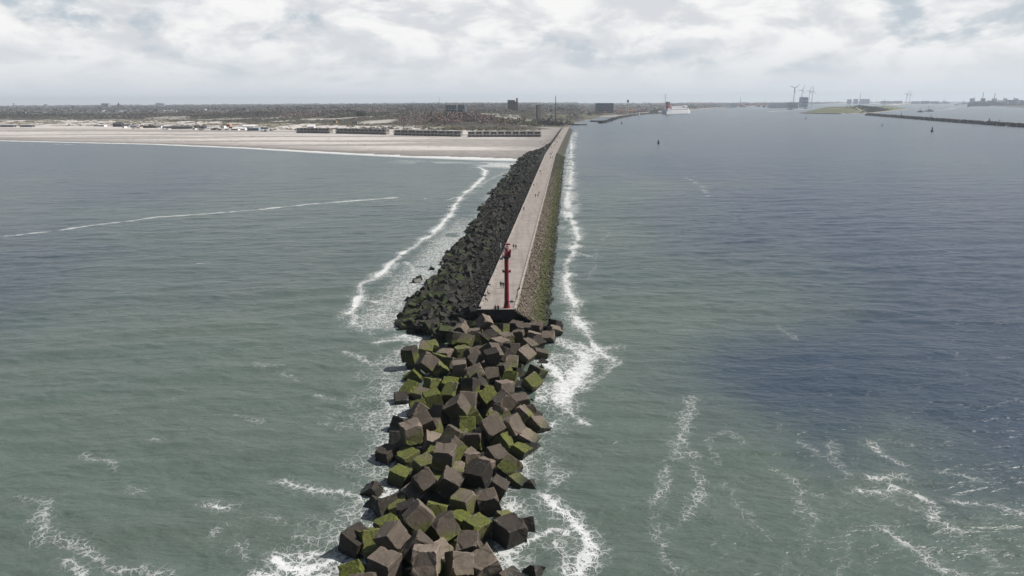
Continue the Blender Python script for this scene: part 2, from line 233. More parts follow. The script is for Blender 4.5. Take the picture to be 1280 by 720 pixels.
CUBES = [(-12.12,46.28,-1.16,0.694,0.175,0.546,-0.436,2.32,0),(-12.54,50.76,-1.2,0.913,0.391,-0.006,0.12,2.43,0),(-7.95,50.55,-1.33,0.946,-0.136,-0.252,-0.153,2.27,0),(-11.2,54.58,-1.16,0.32,0.124,0.019,-0.939,2.43,0),(-7.4,53.35,-1.38,0.921,0.012,0.379,0.086,2.51,0),(-14.26,58.05,-1.33,0.736,0.417,0.247,0.473,2.47,0),(-7.82,57.87,-1.19,0.897,0.058,0.247,0.361,2.27,0),(-10.4,61.93,-0.92,0.847,0.018,-0.25,-0.468,2.32,0),(-7.16,61.97,-1.1,0.541,0.014,0.165,-0.824,2.26,0),(-4.03,61.43,-1.7,0.884,0.335,0.312,-0.1,2.28,0),(-17.52,70.48,-1.89,0.483,-0.315,0.31,0.756,2.47,0),(-3.31,70.05,-1.44,0.943,0.193,-0.048,-0.267,2.33,0),(-17.34,74.26,-1.92,0.465,0.541,0.209,-0.669,2.51,0),(-9.95,73.24,-0.66,0.633,-0.308,0.268,0.658,2.31,0),(-6.75,74.24,-0.78,0.868,0.114,0.463,0.138,2.45,0),(-2.8,74.21,-1.5,0.755,0.036,-0.142,-0.64,2.45,0),(-10.71,77.85,-0.7,0.295,0.623,0.061,-0.722,2.4,0),(-16.71,81.79,-1.88,0.294,-0.373,0.31,0.824,2.35,0),(-9.04,82.17,-0.65,0.812,-0.074,0.129,0.565,2.35,0),(-5.56,81.2,-0.87,0.925,0.035,-0.042,-0.377,2.33,0),(-2.42,82.18,-1.46,0.844,0.172,-0.108,-0.496,2.48,0),(-13.39,86.77,-1.12,0.672,0.267,0.524,0.45,2.52,0),(-5.85,85.66,-0.8,0.732,0.129,0.016,-0.668,2.34,0),(-2.79,86.19,-1.3,0.016,-0.519,0.007,0.854,2.45,0),(-2.24,90.05,-1.36,0.955,-0.084,-0.12,-0.257,2.49,0),(-16.04,98.66,-1.62,0.431,-0.114,0.268,0.854,2.6,0),(-12.69,98.08,-0.99,0.845,0.163,0.129,0.493,2.52,0),(-4.63,97.31,-0.82,0.893,0.151,0.097,0.414,2.54,0),(-9.25,102.18,-0.68,0.305,-0.174,0.56,0.751,2.64,0),(-5.39,102.2,-0.72,0.043,-0.241,0.264,0.933,2.49,0),(-1.63,101.81,-1.15,0.928,0.126,-0.291,-0.194,2.43,0),(-16.39,106.7,-1.56,0.804,0.207,0.179,-0.528,2.38,0),(-13.14,106.32,-1.02,0.833,0.086,0.509,-0.199,2.58,0),(-4.54,106.19,-0.76,0.723,0.381,0.156,0.554,2.52,0),(-16.96,110.27,-1.62,0.783,0.025,0.549,0.291,2.56,0),(-12.92,110.15,-0.98,0.32,-0.388,0.484,0.716,2.64,0),(-7.75,109.97,-0.65,0.872,0.066,0.485,0.005,2.59,0),(-12.37,113.82,-0.91,0.926,0.029,-0.082,-0.368,2.56,0),(-4.23,114.56,-0.73,0.701,0.274,0.283,-0.594,2.57,0),(3.71,113.36,-1.8,0.314,-0.211,0.091,0.921,2.6,0),(-11.96,117.94,-0.88,0.294,0.203,-0.204,0.911,2.5,0),(-8.4,117.45,-0.67,0.715,0.202,-0.124,0.658,2.53,0),(-4.03,118.61,-0.72,0.914,-0.029,-0.28,0.292,2.56,0),(-0.24,117.64,-1.05,0.394,-0.247,0.136,0.875,2.44,0),(3.81,117.58,-1.68,0.665,0.519,-0.092,-0.529,2.43,0),(-15.62,122.71,-1.33,0.467,-0.174,0.603,0.623,2.58,0),(-7.21,121.46,-0.65,0.939,-0.022,0.164,-0.303,2.51,0),(-4.34,121.57,-0.69,0.706,0.39,0.314,-0.5,2.61,0),(0.27,122.76,-1.03,0.65,-0.057,0.209,0.729,2.65,0),(4.12,121.95,-1.61,0.548,0.157,0.008,-0.822,2.46,0),(-15.41,126.76,-1.29,0.961,0.1,-0.243,0.087,2.56,0),(-12.0,126.45,-0.9,0.958,0.069,-0.162,0.227,2.54,0),(-3.27,125.76,-0.72,0.555,-0.452,0.333,0.613,2.4,0),(0.01,126.64,-0.95,0.879,0.408,0.15,0.196,2.42,0),(5.4,125.29,-1.74,0.771,-0.074,0.216,0.595,2.65,0),(-19.18,129.69,-1.91,0.177,-0.307,0.23,0.906,2.6,0),(-15.77,130.75,-1.34,0.854,-0.023,0.473,0.215,2.43,0),(-11.01,129.84,-0.83,0.021,-0.175,0.071,0.982,2.61,0),(-7.69,129.7,-0.67,0.783,0.239,0.11,-0.564,2.5,0),(1.54,129.54,-1.07,0.952,0.208,0.009,-0.226,2.53,0),(-15.2,133.39,-1.26,0.089,0.138,0.136,0.977,2.69,0),(-7.05,133.41,-0.66,0.779,0.342,0.125,-0.511,2.59,0),(-3.16,133.33,-0.7,0.424,0.211,-0.133,0.87,2.67,0),(1.37,133.59,-1.0,0.356,0.018,0.379,0.854,2.51,0),(5.57,133.28,-1.54,0.79,0.349,0.109,-0.492,2.64,0),(1.33,137.41,-0.95,0.919,0.363,0.152,0.021,2.56,0),(-18.96,141.28,-1.8,0.488,0.184,-0.187,-0.833,2.66,0),(-10.03,141.57,-0.79,0.836,0.521,-0.019,-0.172,2.6,0),(-6.43,141.73,-0.66,0.949,-0.122,0.049,-0.286,2.46,0),(1.15,142.05,-0.89,0.578,0.037,0.19,0.793,2.43,0),(-17.98,145.89,-1.63,0.252,0.223,-0.284,-0.898,2.41,0),(-13.49,146.7,-1.08,0.755,0.495,-0.328,-0.277,2.66,0),(-9.17,146.15,-0.75,0.188,-0.495,0.421,0.736,2.53,0),(-5.42,145.87,-0.65,0.954,0.18,-0.216,-0.102,2.61,0),(2.05,146.61,-0.93,0.451,0.434,0.157,-0.764,2.51,0),(5.62,145.64,-1.3,0.042,-0.197,-0.555,-0.807,2.4,0),(-13.04,150.19,-1.06,0.914,0.202,0.327,0.13,2.43,0),(-10.17,150.53,-0.83,0.853,0.154,0.496,0.052,2.46,0),(-6.34,149.47,-0.67,0.817,0.258,0.338,0.39,2.58,0),(-1.25,150.64,-0.71,0.933,-0.127,0.126,-0.311,2.54,0),(10.2,149.22,-1.93,0.694,-0.014,0.342,-0.634,2.59,0),(-17.46,153.71,-1.65,0.493,0.001,-0.431,-0.755,2.7,0),(-13.58,153.81,-1.15,0.775,0.016,0.19,0.602,2.68,0),(6.76,153.65,-1.36,0.62,0.136,-0.385,-0.67,2.48,0),(0.58,89.06,-0.35,0.349,0.163,0.029,0.922,2.44,1),(-0.3,68.44,-0.58,0.317,0.164,0.037,0.934,2.54,1),(3.85,106.32,0.06,0.869,-0.023,0.275,-0.41,2.79,1),(-3.54,59.12,0.68,0.704,0.131,-0.35,0.604,2.48,1),(-16.82,74.36,1.1,0.386,0.599,0.115,-0.692,2.74,1),(-18.18,127.06,0.59,0.69,-0.261,-0.221,0.638,2.7,1),(-17.8,120.01,0.7,0.86,0.105,-0.244,0.436,2.82,1),(1.04,97.46,0.07,0.274,0.135,0.049,0.951,2.6,1),(7.75,148.86,0.58,0.071,-0.063,-0.137,0.986,2.73,1),(2.44,110.2,0.83,0.497,0.408,-0.32,0.695,2.6,1),(1.45,107.31,1.64,0.704,-0.474,-0.119,0.515,2.49,1),(-14.95,64.68,0.65,0.441,0.097,0.118,-0.884,2.43,1),(-0.32,92.2,0.75,0.557,0.512,0.653,0.036,2.58,1),(-2.09,85.65,1.2,0.761,0.155,0.179,0.603,2.41,1),(3.43,121.91,1.42,0.428,-0.428,0.036,0.795,2.58,1),(-17.02,68.11,0.64,0.58,0.106,-0.3,0.75,2.67,1),(9.25,154.08,0.42,0.13,-0.194,0.055,-0.971,2.74,1),(-4.12,65.16,0.45,0.901,0.087,0.126,0.407,2.55,1),(-0.94,79.35,0.02,0.496,0.189,0.782,-0.326,2.49,1),(-18.76,134.61,0.01,0.79,-0.026,-0.073,0.608,2.89,1),(-16.53,99.87,0.94,0.543,-0.18,-0.229,-0.787,2.8,1),(-15.43,90.01,0.49,0.824,0.064,0.083,0.557,2.42,1),(-15.95,60.06,0.67,0.763,-0.178,-0.21,0.585,2.75,1),(2.14,101.61,-0.02,0.026,0.272,0.653,0.707,2.87,1),(-3.15,69.38,1.28,0.831,0.198,0.008,-0.52,2.74,1),(-14.95,77.21,0.81,0.138,0.469,0.872,-0.009,2.53,1),(-14.89,95.19,0.53,0.921,0.096,-0.052,-0.375,2.64,1),(-15.96,128.99,2.85,0.371,0.394,-0.092,-0.835,2.83,1),(-6.54,59.23,1.32,0.602,0.411,-0.466,-0.501,2.73,1),(-0.01,104.75,0.88,0.813,-0.257,-0.004,0.523,2.51,1),(-17.71,140.16,1.15,0.497,-0.367,0.488,0.616,2.94,1),(-1.61,98.56,1.23,0.168,-0.324,0.206,0.908,2.5,1),(1.24,113.43,1.05,0.755,-0.051,0.64,0.131,2.93,1),(-3.09,82.21,1.29,0.501,-0.368,-0.573,-0.534,2.47,1),(-14.44,134.16,1.18,0.537,-0.181,-0.027,-0.823,2.56,1),(-14.29,81.58,0.66,0.767,0.086,-0.075,-0.632,2.35,1),(5.13,144.36,1.14,0.393,-0.056,0.239,-0.886,2.58,1),(-4.3,76.4,1.05,0.267,0.603,0.285,-0.696,2.67,1),(-14.23,121.58,1.17,0.944,-0.134,0.116,0.277,2.53,1),(-3.0,99.25,3.59,0.754,-0.051,-0.381,-0.533,2.85,1),(-19.9,134.16,2.63,0.613,-0.444,0.509,0.408,2.67,1),(5.23,155.91,0.91,0.803,-0.02,-0.048,0.594,2.63,1),(4.54,128.12,0.61,0.143,0.345,0.767,0.521,2.69,1),(-16.74,143.69,0.46,0.09,0.162,-0.639,-0.747,2.69,1),(-3.96,91.68,0.93,0.335,0.599,0.297,-0.664,2.39,1),(-0.2,101.44,2.7,0.333,-0.276,0.023,0.901,2.71,1),(-4.87,72.3,1.57,0.993,0.07,-0.088,0.024,2.58,1),(-6.59,63.83,1.87,0.314,-0.089,0.224,0.918,2.73,1),(-11.94,59.17,1.17,0.665,-0.123,-0.033,-0.736,2.37,1),(-14.73,71.75,0.81,0.686,0.524,0.268,0.427,2.64,1),(-10.34,56.5,1.37,0.83,0.139,-0.453,0.295,2.58,1),(-14.83,109.05,1.48,0.789,0.508,0.329,-0.11,2.88,1),(-1.22,110.99,2.66,0.521,-0.196,-0.283,0.781,2.58,1),(-14.65,97.41,3.64,0.572,0.638,-0.381,-0.348,2.71,1),(-13.06,84.37,1.15,0.334,-0.415,0.062,0.844,2.43,1),(-5.83,67.89,2.47,0.704,-0.068,-0.586,0.395,2.4,1),(-15.07,62.65,2.9,0.739,0.088,-0.124,0.656,2.75,1),(-4.43,85.92,3.34,0.529,0.822,-0.176,-0.116,2.68,1),(5.63,138.72,0.41,0.62,-0.013,0.784,0.025,2.6,1),(2.53,136.04,1.5,0.335,0.254,-0.391,-0.819,2.9,1),(4.5,148.67,0.88,0.46,0.41,0.471,-0.631,2.89,1),(-15.13,104.02,0.6,0.274,-0.106,-0.048,0.955,2.6,1),(-13.13,74.77,1.25,0.606,0.035,0.62,0.497,2.47,1),(-13.82,129.27,1.09,0.929,-0.016,0.36,0.081,2.72,1),(-15.58,112.37,0.8,0.607,0.467,-0.603,-0.224,2.57,1),(-12.6,60.37,3.74,0.946,-0.123,0.034,-0.297,2.59,1),(-15.87,117.94,0.5,0.02,-0.875,-0.48,-0.053,2.5,1),(2.36,152.85,1.12,0.069,0.701,0.103,-0.702,2.94,1),(-2.36,94.84,0.82,0.187,0.437,0.608,0.635,2.69,1),(-13.29,137.06,0.93,0.976,0.025,-0.041,-0.214,2.78,1),(-13.51,68.0,1.0,0.661,0.74,0.092,0.087,2.63,1),(-11.97,132.75,1.18,0.672,0.474,0.495,0.281,2.55,1),(-11.41,107.74,1.81,0.477,0.644,-0.028,0.598,2.58,1),(-13.33,70.88,3.77,0.012,0.343,0.711,-0.614,2.47,1),(-0.46,123.9,1.53,0.383,-0.509,0.665,0.39,2.58,1),(-11.89,146.36,1.75,0.482,-0.709,0.364,-0.364,2.77,1),(3.35,142.17,1.35,0.424,-0.153,0.163,-0.878,2.52,1),(1.37,149.06,1.32,0.992,-0.033,-0.079,-0.095,2.53,1),(-13.16,100.56,3.74,0.815,0.263,0.073,-0.512,2.47,1),(-12.36,63.07,1.09,0.481,-0.59,-0.436,0.479,2.46,1),(-0.05,132.07,1.25,0.62,0.227,0.252,-0.707,2.53,1),(-5.04,89.08,1.12,0.621,-0.339,0.604,0.367,2.4,1),(-13.41,114.05,1.61,0.59,-0.072,-0.049,0.802,2.76,1),(-11.73,98.0,1.51,0.168,-0.099,-0.63,-0.751,2.66,1),(-2.1,107.95,1.37,0.106,0.337,0.892,0.281,2.7,1),(-1.44,119.5,1.32,0.856,-0.076,-0.039,-0.511,2.67,1),(-11.0,120.79,1.17,0.997,0.053,-0.0,-0.061,2.81,1),(-6.1,81.24,1.68,0.366,0.647,0.348,-0.571,2.54,1),(-6.45,78.09,0.85,0.208,-0.661,0.244,0.679,2.35,1),(-11.04,151.51,1.91,0.805,-0.133,-0.205,0.541,2.65,1),(-9.35,64.77,0.95,0.572,0.048,0.087,-0.814,2.39,1),(-10.76,94.9,1.11,0.993,0.032,-0.016,-0.111,2.55,1),(-8.98,66.18,4.08,0.002,-0.015,-0.572,0.82,2.75,1),(-12.13,91.74,1.05,0.465,0.028,-0.059,0.883,2.7,1),(-12.72,79.26,1.61,0.501,-0.638,0.391,0.435,2.43,1),(0.91,155.93,1.11,0.132,0.025,0.0,0.991,2.6,1),(-1.67,128.47,1.3,0.522,0.059,-0.134,-0.84,2.66,1),(-3.3,101.95,1.27,0.582,-0.428,0.417,-0.552,2.51,1),(-9.78,127.27,2.1,0.44,0.545,0.341,0.627,2.89,1),(-8.0,71.15,1.19,0.637,0.683,-0.14,-0.328,2.39,1),(-10.01,138.33,1.28,0.835,0.01,-0.064,-0.547,2.8,1),(-4.5,144.37,2.23,0.343,0.127,0.156,-0.918,2.86,1),(-9.46,143.72,1.71,0.944,0.241,-0.018,-0.227,2.73,1),(-0.13,139.38,1.47,0.794,0.521,0.25,0.188,2.68,1),(-8.76,68.12,0.95,0.996,0.02,0.002,-0.09,2.39,1),(-4.03,133.69,3.03,0.544,0.049,-0.583,0.601,2.93,1),(-5.66,97.85,2.08,0.634,0.001,-0.138,-0.761,2.43,1),(-7.9,153.66,1.07,0.997,0.041,-0.046,-0.055,2.63,1),(-9.88,123.81,1.08,0.117,-0.718,0.095,0.68,2.53,1),(-10.11,116.28,1.77,0.26,-0.151,-0.243,0.922,2.89,1),(-3.98,113.46,2.03,0.298,0.068,0.266,-0.914,2.72,1),(-2.33,153.2,1.49,0.876,-0.157,0.095,0.446,2.63,1),(-6.31,94.17,1.05,0.881,-0.061,0.022,-0.469,2.48,1),(-1.46,146.58,1.23,0.339,-0.008,0.016,-0.941,2.89,1),(-6.63,156.74,1.15,0.492,0.449,0.507,-0.546,2.63,1),(-0.57,161.18,1.34,0.041,0.149,0.698,0.699,2.92,1),(-7.68,135.6,1.74,0.9,-0.294,-0.083,0.311,2.81,1),(-8.01,147.24,2.08,0.467,-0.573,0.471,0.481,2.78,1),(-7.33,129.36,3.04,0.831,0.06,-0.388,-0.394,2.52,1),(-7.83,89.44,1.12,0.727,-0.686,0.036,-0.003,2.51,1),(-12.27,102.05,1.58,0.207,-0.73,-0.166,0.63,2.86,1),(-3.74,124.58,1.49,0.096,0.028,0.191,-0.977,2.6,1),(-8.22,75.53,1.89,0.514,0.082,-0.775,0.358,2.74,1),(-8.09,84.48,2.78,0.474,-0.271,0.598,0.587,2.64,1),(-10.24,87.18,1.21,0.965,0.028,0.085,-0.245,2.37,1),(-6.05,152.48,3.43,0.081,0.412,0.326,-0.847,2.51,1),(-1.8,136.05,1.7,0.362,-0.324,-0.115,-0.866,2.81,1),(-11.33,71.69,1.55,0.859,0.151,-0.294,0.392,2.37,1),(-6.31,107.05,1.49,0.769,0.156,-0.2,-0.587,2.49,1),(-9.51,123.79,3.63,0.502,0.541,-0.486,-0.467,2.5,1),(-8.62,106.94,3.32,0.586,0.265,-0.18,-0.744,2.88,1),(-11.18,83.72,3.5,0.578,0.521,-0.626,-0.048,2.54,1),(-6.27,121.83,2.87,0.566,0.074,-0.311,0.76,2.88,1),(-8.79,96.78,3.37,0.37,0.315,0.433,-0.759,2.42,1),(-10.16,69.18,3.69,0.709,0.585,-0.222,0.326,2.47,1),(-7.92,99.31,1.48,0.357,0.468,-0.614,-0.526,2.49,1),(-10.84,75.1,3.67,0.915,-0.069,-0.361,0.167,2.65,1),(-8.56,92.77,3.23,0.632,0.572,0.002,0.522,2.76,1),(-13.25,65.65,3.74,0.615,0.398,-0.568,0.375,2.67,1),(-4.24,150.71,1.5,0.75,-0.353,-0.196,0.524,2.61,1),(-6.0,118.73,2.07,0.293,0.175,0.811,-0.475,2.93,1),(-2.56,142.18,1.47,0.633,0.681,0.282,0.236,2.86,1),(-5.41,137.51,1.41,0.306,0.316,0.618,0.651,2.92,1),(-3.84,128.81,3.88,0.141,0.072,0.077,-0.984,2.6,1),(-9.44,78.92,1.68,0.843,0.525,0.081,-0.083,2.54,1),(-6.97,103.67,1.79,0.888,0.458,0.03,-0.003,2.57,1),(-9.2,89.0,4.03,0.488,0.467,-0.48,-0.56,2.77,1),(-7.18,115.94,3.28,0.125,-0.178,-0.492,0.843,2.57,1),(-7.34,112.72,1.94,0.183,0.689,-0.186,-0.676,2.85,1),(-4.21,130.17,1.29,0.148,-0.177,-0.747,0.623,2.75,1)]
# ------------------------------------------------------------------ WATER
def foam_lines():
    L = []
    def a(pts, w, k): L.append((PL(pts), w*.72 if w > 1.05 else w*1.7, k*.92 if w > 1.05 or k > .93 else k*.74))
    a([(440, 405), (440, 392), (447, 375), (456, 352), (470, 347), (500, 320), (517, 307), (537, 295), (552, 280), (563, 268), (568, 257), (577, 245), (593, 232), (605, 220), (607, 213), (598, 209)], 1.6, 1.0)
    a([(470, 345), (500, 345), (530, 352)], 1.2, .55); a([(455, 375), (490, 380), (520, 388)], 1.5, .6); a([(446, 412), (480, 408), (520, 412)], 1.5, .6)
    a([(530, 300), (545, 303), (560, 298)], 1.2, .55); a([(560, 250), (590, 240), (610, 225), (640, 212)], 2.0, .5)
    a([(452, 413), (466, 417)], .9, .9); a([(500, 420), (530, 425), (545, 418)], 2.0, .8); a([(510, 325), (520, 345), (505, 385), (510, 400)], 2.2, .62)
    a([(470, 430), (500, 425), (545, 427)], 1.2, .7); a([(430, 440), (470, 455), (520, 440)], 1.5, .5)
    a([(8, 295), (57, 290)], 1.1, .8); a([(77, 287), (120, 281), (165, 276), (200, 271), (255, 268), (300, 264)], 1.2, .8); a([(300, 264), (370, 257), (440, 251), (492, 247)], 1.7, .85)
    a([(530, 249), (570, 244), (600, 240)], 1.6, .5)
    a([(712, 162), (714, 175), (714, 190), (715, 205), (714, 222), (711, 240), (712, 260), (716, 280), (722, 300), (712, 320), (707, 340), (710, 360), (716, 380), (722, 400), (735, 420), (750, 438)], 1.8, .85)
    a([(708, 178), (711, 205), (706, 240)], 2.0, .6); a([(715, 215), (709, 250), (708, 275)], 2.2, .8); a([(712, 312), (740, 320)], 1.0, .6); a([(716, 352), (740, 372)], 1.0, .35)
    a([(690, 425), (712, 435), (730, 448), (720, 465), (705, 480), (700, 505)], 3.0, 1.0)
    a([(715, 430), (745, 440), (765, 455), (755, 470), (735, 478)], 2.2, .75); a([(700, 445), (735, 440), (770, 435)], 1.5, .65)
    a([(672, 447), (690, 460), (700, 475)], 1.4, .9); a([(700, 505), (715, 515), (735, 530)], 1.2, .6); a([(740, 478), (775, 492), (800, 490)], 1.0, .42)
    a([(705, 515), (690, 535), (670, 545)], 2.4, .62); a([(648, 565), (662, 580), (690, 588), (702, 600)], .9, .8); a([(690, 612), (688, 625)], .6, .7); a([(652, 550), (655, 575), (668, 590)], .8, .7)
    a([(684, 622), (690, 640), (712, 652), (730, 668), (738, 684), (730, 700), (715, 722)], 1.25, .84); a([(700, 680), (710, 700), (705, 722)], 1.2, .62)
    a([(630, 690), (650, 685), (665, 675), (690, 664), (706, 668)], .45, .85); a([(678, 670), (690, 684), (700, 675)], .8, .5)
    a([(860, 500), (857, 540), (838, 578), (815, 620), (818, 665), (847, 712)], 1.8, .44); a([(838, 578), (860, 564), (875, 600), (860, 640), (830, 660)], 2.0, .43); a([(860, 564), (896, 580), (890, 547), (913, 538), (935, 552)], .8, .42)
    a([(971, 590), (990, 610), (1000, 625), (1010, 640)], .9, .45); a([(1010, 615), (1036, 622)], .5, .42); a([(1000, 625), (1033, 652), (1016, 676)], .6, .45); a([(900, 600), (930, 640), (960, 672)], .8, .38)
    a([(1091, 553), (1100, 569), (1127, 582)], .5, .62); a([(1100, 548), (1150, 556)], .5, .42); a([(1040, 550), (1047, 575), (1060, 596)], .6, .46); a([(1005, 552), (1030, 566), (1055, 580)], .6, .42)
    a([(1087, 598), (1104, 600), (1122, 595)], .5, .7); a([(1073, 613), (1109, 618), (1118, 610), (1144, 620), (1167, 631), (1171, 653), (1198, 664)], .55, .68); a([(1120, 626), (1150, 640)], .5, .45)
    a([(1184, 627), (1224, 632)], .45, .62); a([(1238, 632), (1275, 643)], .45, .68); a([(1109, 664), (1144, 684), (1167, 706), (1202, 718)], .5, .6); a([(1220, 680), (1251, 705)], .7, .45); a([(1171, 591), (1222, 598)], .5, .5)
    a([(970, 518), (982, 530), (972, 538)], .6, .42); a([(1055, 660), (1060, 690), (1050, 715)], .6, .4); a([(840, 415), (870, 414)], .6, .42); a([(970, 405), (1000, 425)], .7, .46)
    a([(350, 603), (389, 613), (428, 617), (470, 626)], .5, .7); a([(264, 634), (284, 639)], .5, .9); a([(272, 664), (296, 654), (320, 652), (350, 655)], .7, .56); a([(290, 665), (311, 688), (330, 712)], 1.0, .5)
    a([(342, 693), (352, 706), (380, 712), (410, 700), (445, 690)], 1.1, .95); a([(345, 690), (390, 690), (435, 694)], 1.0, .78); a([(366, 667), (400, 672), (450, 660)], 1.0, .52); a([(320, 715), (380, 722), (430, 716)], 1.2, .7)
    a([(58, 627), (48, 645), (39, 655)], .7, .46); a([(20, 620), (60, 630), (62, 673), (101, 681), (128, 697), (156, 708), (202, 718)], .7, .56); a([(86, 702), (107, 716)], .6, .68)
    a([(395, 492), (424, 498), (451, 506), (478, 514)], .7, .62); a([(296, 518), (311, 524), (350, 527), (412, 529), (440, 526)], .6, .45); a([(101, 566), (140, 580), (141, 590)], .6, .5); a([(156, 603), (175, 612), (191, 611)], .7, .44)
    a([(323, 452), (330, 457), (355, 458)], .8, .46); a([(350, 469), (373, 475)], .8, .45); a([(225, 500), (250, 494)], .8, .42); a([(185, 549), (200, 552)], .7, .44); a([(0, 530), (20, 518)], .8, .42); a([(250, 329), (258, 328)], .8, .6); a([(312, 360), (320, 362)], .8, .4)
    a([(858, 222), (878, 232), (885, 246)], 3.0, .40); a([(827, 180), (835, 195), (870, 222)], 3.0, .3); a([(760, 290), (745, 320), (735, 350)], 2.0, .32)
    a([(960, 139.5), (985, 138), (1010, 136)], 14, .75); a([(1000, 137.5), (1020, 136)], 10, .6); a([(1163, 138.5), (1185, 137), (1200, 134)], 12, .7)
    return L
SILT_AND_SHADE = [(20, 200, .35), (200, 210, .4), (400, 215, .5), (560, 225, .6), (0, 350, .4), (300, 330, .55), (450, 300, .65), (100, 450, .75), (300, 450, .8), (430, 500, .85), (0, 600, .95), (200, 600, .95), (350, 650, 1), (100, 710, 1), (450, 420, .7), (650, 205, .6),  # low values at the right paint a cloud shadow as bluer water
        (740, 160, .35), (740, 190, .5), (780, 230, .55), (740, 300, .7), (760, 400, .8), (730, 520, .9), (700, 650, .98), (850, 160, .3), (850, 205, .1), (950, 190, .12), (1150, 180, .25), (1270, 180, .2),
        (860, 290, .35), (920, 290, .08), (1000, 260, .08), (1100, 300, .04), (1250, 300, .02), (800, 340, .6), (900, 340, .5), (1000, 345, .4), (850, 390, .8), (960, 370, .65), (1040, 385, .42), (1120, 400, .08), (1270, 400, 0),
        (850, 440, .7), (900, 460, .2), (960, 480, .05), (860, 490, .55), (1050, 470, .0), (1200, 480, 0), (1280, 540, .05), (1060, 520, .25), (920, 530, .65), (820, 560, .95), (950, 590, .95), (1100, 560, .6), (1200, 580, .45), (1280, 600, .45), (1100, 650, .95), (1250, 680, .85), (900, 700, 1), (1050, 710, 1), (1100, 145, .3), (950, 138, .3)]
def make_water():
    core = np.linspace(-40, 40, 600)
    az = np.radians(np.concatenate([np.linspace(-80, -40.4, 50), core, np.linspace(40.4, 80, 50)]))
    r = [18.0]
    while r[-1] < 15200:
        x = r[-1]; r.append(x*(1.03 if x < 60 else 1.0043 if x < 700 else 1.014))
    r = np.array(r)
    A, Rr = np.meshgrid(az, r)
    X = Rr*np.sin(A); Y = Rr*np.cos(A); x = X.ravel(); y = Y.ravel()
    # swell and chop, real displacement where it can be seen
    fade = np.exp(-np.hypot(x, y)/420)
    z = (fbm(x*.045+y*.03, y*.16-x*.03, 3, 4)-.5)*1.5*fade+(fbm(x*.28, y*.6+x*.14, 9, 3)-.5)*.42*fade
    calm = sstep(0, 30, x-pcx(y)-6)*(y < 160); z *= 1-.5*calm
    # foam density
    wx = x+(fbm(x*.16, y*.16, 21, 3)-.5)*5.0; wy = y+(fbm(x*.16, y*.16, 31, 3)-.5)*5.0
    near = np.hypot(x, y) < 6000
    foam = np.zeros(x.shape)
    nz = fbm(x*.22, y*.22, 41, 3); nz2 = fbm(x*.11, y*.11, 43, 2)
    for pts, w, k in foam_lines():
        pa = np.array(pts); lo = pa.min(0)-w*12; hi = pa.max(0)+w*12
        s = near & (x > lo[0]) & (x < hi[0]) & (y > lo[1]) & (y < hi[1])
        if not s.any(): continue
        wob = 1 if w < 1 else 1.0
        d = polydist(x[s]+(wx[s]-x[s])*min(1, w*.5), y[s]+(wy[s]-y[s])*min(1, w*.5), pts)
        ww = w*(.25+1.5*nz[s])
        f = k*np.exp(-(d/(ww*1.25))**2)
        f = np.maximum(f, k*.60*np.exp(-(d/(ww*3.4))**2))
        if w > 1: f = f*(.62+.38*sstep(.28, .5, nz2[s]))
        foam[s] = np.maximum(foam[s], f)
    # wash along the mole and the block mound
    c = pcx(y); left = x-c; m = (y > 45) & (y < 830)
    cxl = np.where(y < 145, -10+(y-72)*(5/73.), -5+(y-145)*.08)
    hwl = 9+np.clip((y-90)/55, 0, 1)*6
    toeL = np.where(y < 151, cxl-hwl+.5, c-np.interp(y, [158, 300, 400], [21.5, 21, 25]))
    toeR = np.where(y < 157, cxl+hwl*1.0+.5, c+11)
    dl = toeL-x; dr = x-toeR
    big = fbm(x*.07, y*.07, 51, 3)
    f = .60*np.exp(-np.clip(dl, 0, 99)/7)*sstep(.30, .60, big+.10)*(dl > -3)
    f = np.maximum(f, .60*np.exp(-np.clip(dl, 0, 99)/14)*sstep(.28, .52, big)*(dl > -3)*np.exp(-((y-165)/160)**2))
    f = np.maximum(f, .50*sstep(.22, .46, fbm(x*.09, y*.09, 53, 3))*sstep(-2, 2, dl)*(1-sstep(8, 22, dl))*sstep(150, 162, y)*(1-sstep(260, 420, y)))
    foam = np.where(m & (y < 640), np.maximum(foam, f), foam)
    f = .55*np.exp(-np.clip(dr, 0, 99)/4)*sstep(.4, .65, big)*(dr > -2)
    foam = np.where(m & (y < 157), np.maximum(foam, f), foam)
    f = .52*np.exp(-((dr-6)/7)**2)*sstep(.33, .58, big)*sstep(150, 300, y)
    foam = np.where((y > 200) & (y < 1290), np.maximum(foam, f), foam)
    # surf on the beach
    ds = polydist(x, y, LAND[:9]); wv = (fbm(x*.012, y*.03, 61, 3)-.5)*26
    lft = x < c
    wdt = np.interp(x, [-900, -300, -80, 60], [9, 12, 20, 34])
    f = .95*np.exp(-((ds-4)/wdt)**2)
    f = np.maximum(f, .62*np.exp(-((ds-np.interp(x, [-800, 0], [30, 78])+wv)/np.interp(x, [-800, 0], [6, 12]))**2)*sstep(.42, .6, fbm(x*.01, y*.01, 63, 2)))
    f = np.maximum(f, .62*np.exp(-(((ds-70+wv*1.6)/30)**2))*sstep(-190, -20, x)*sstep(.3, .55, fbm(x*.03, y*.02, 65, 3)))
    foam = np.where(lft & (y > 500), np.maximum(foam, f), foam)
    # silt tint, with the cloud shadow over the right-hand sea painted in
    q = np.array([(*P(a, b), t) for a, b, t in SILT_AND_SHADE]); qa = np.arctan2(q[:, 0], q[:, 1])*4.2; qr = np.log(np.hypot(q[:, 0], q[:, 1]))*1.6
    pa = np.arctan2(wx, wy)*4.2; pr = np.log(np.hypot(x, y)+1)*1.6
    num = np.zeros(x.shape); den = np.zeros(x.shape)
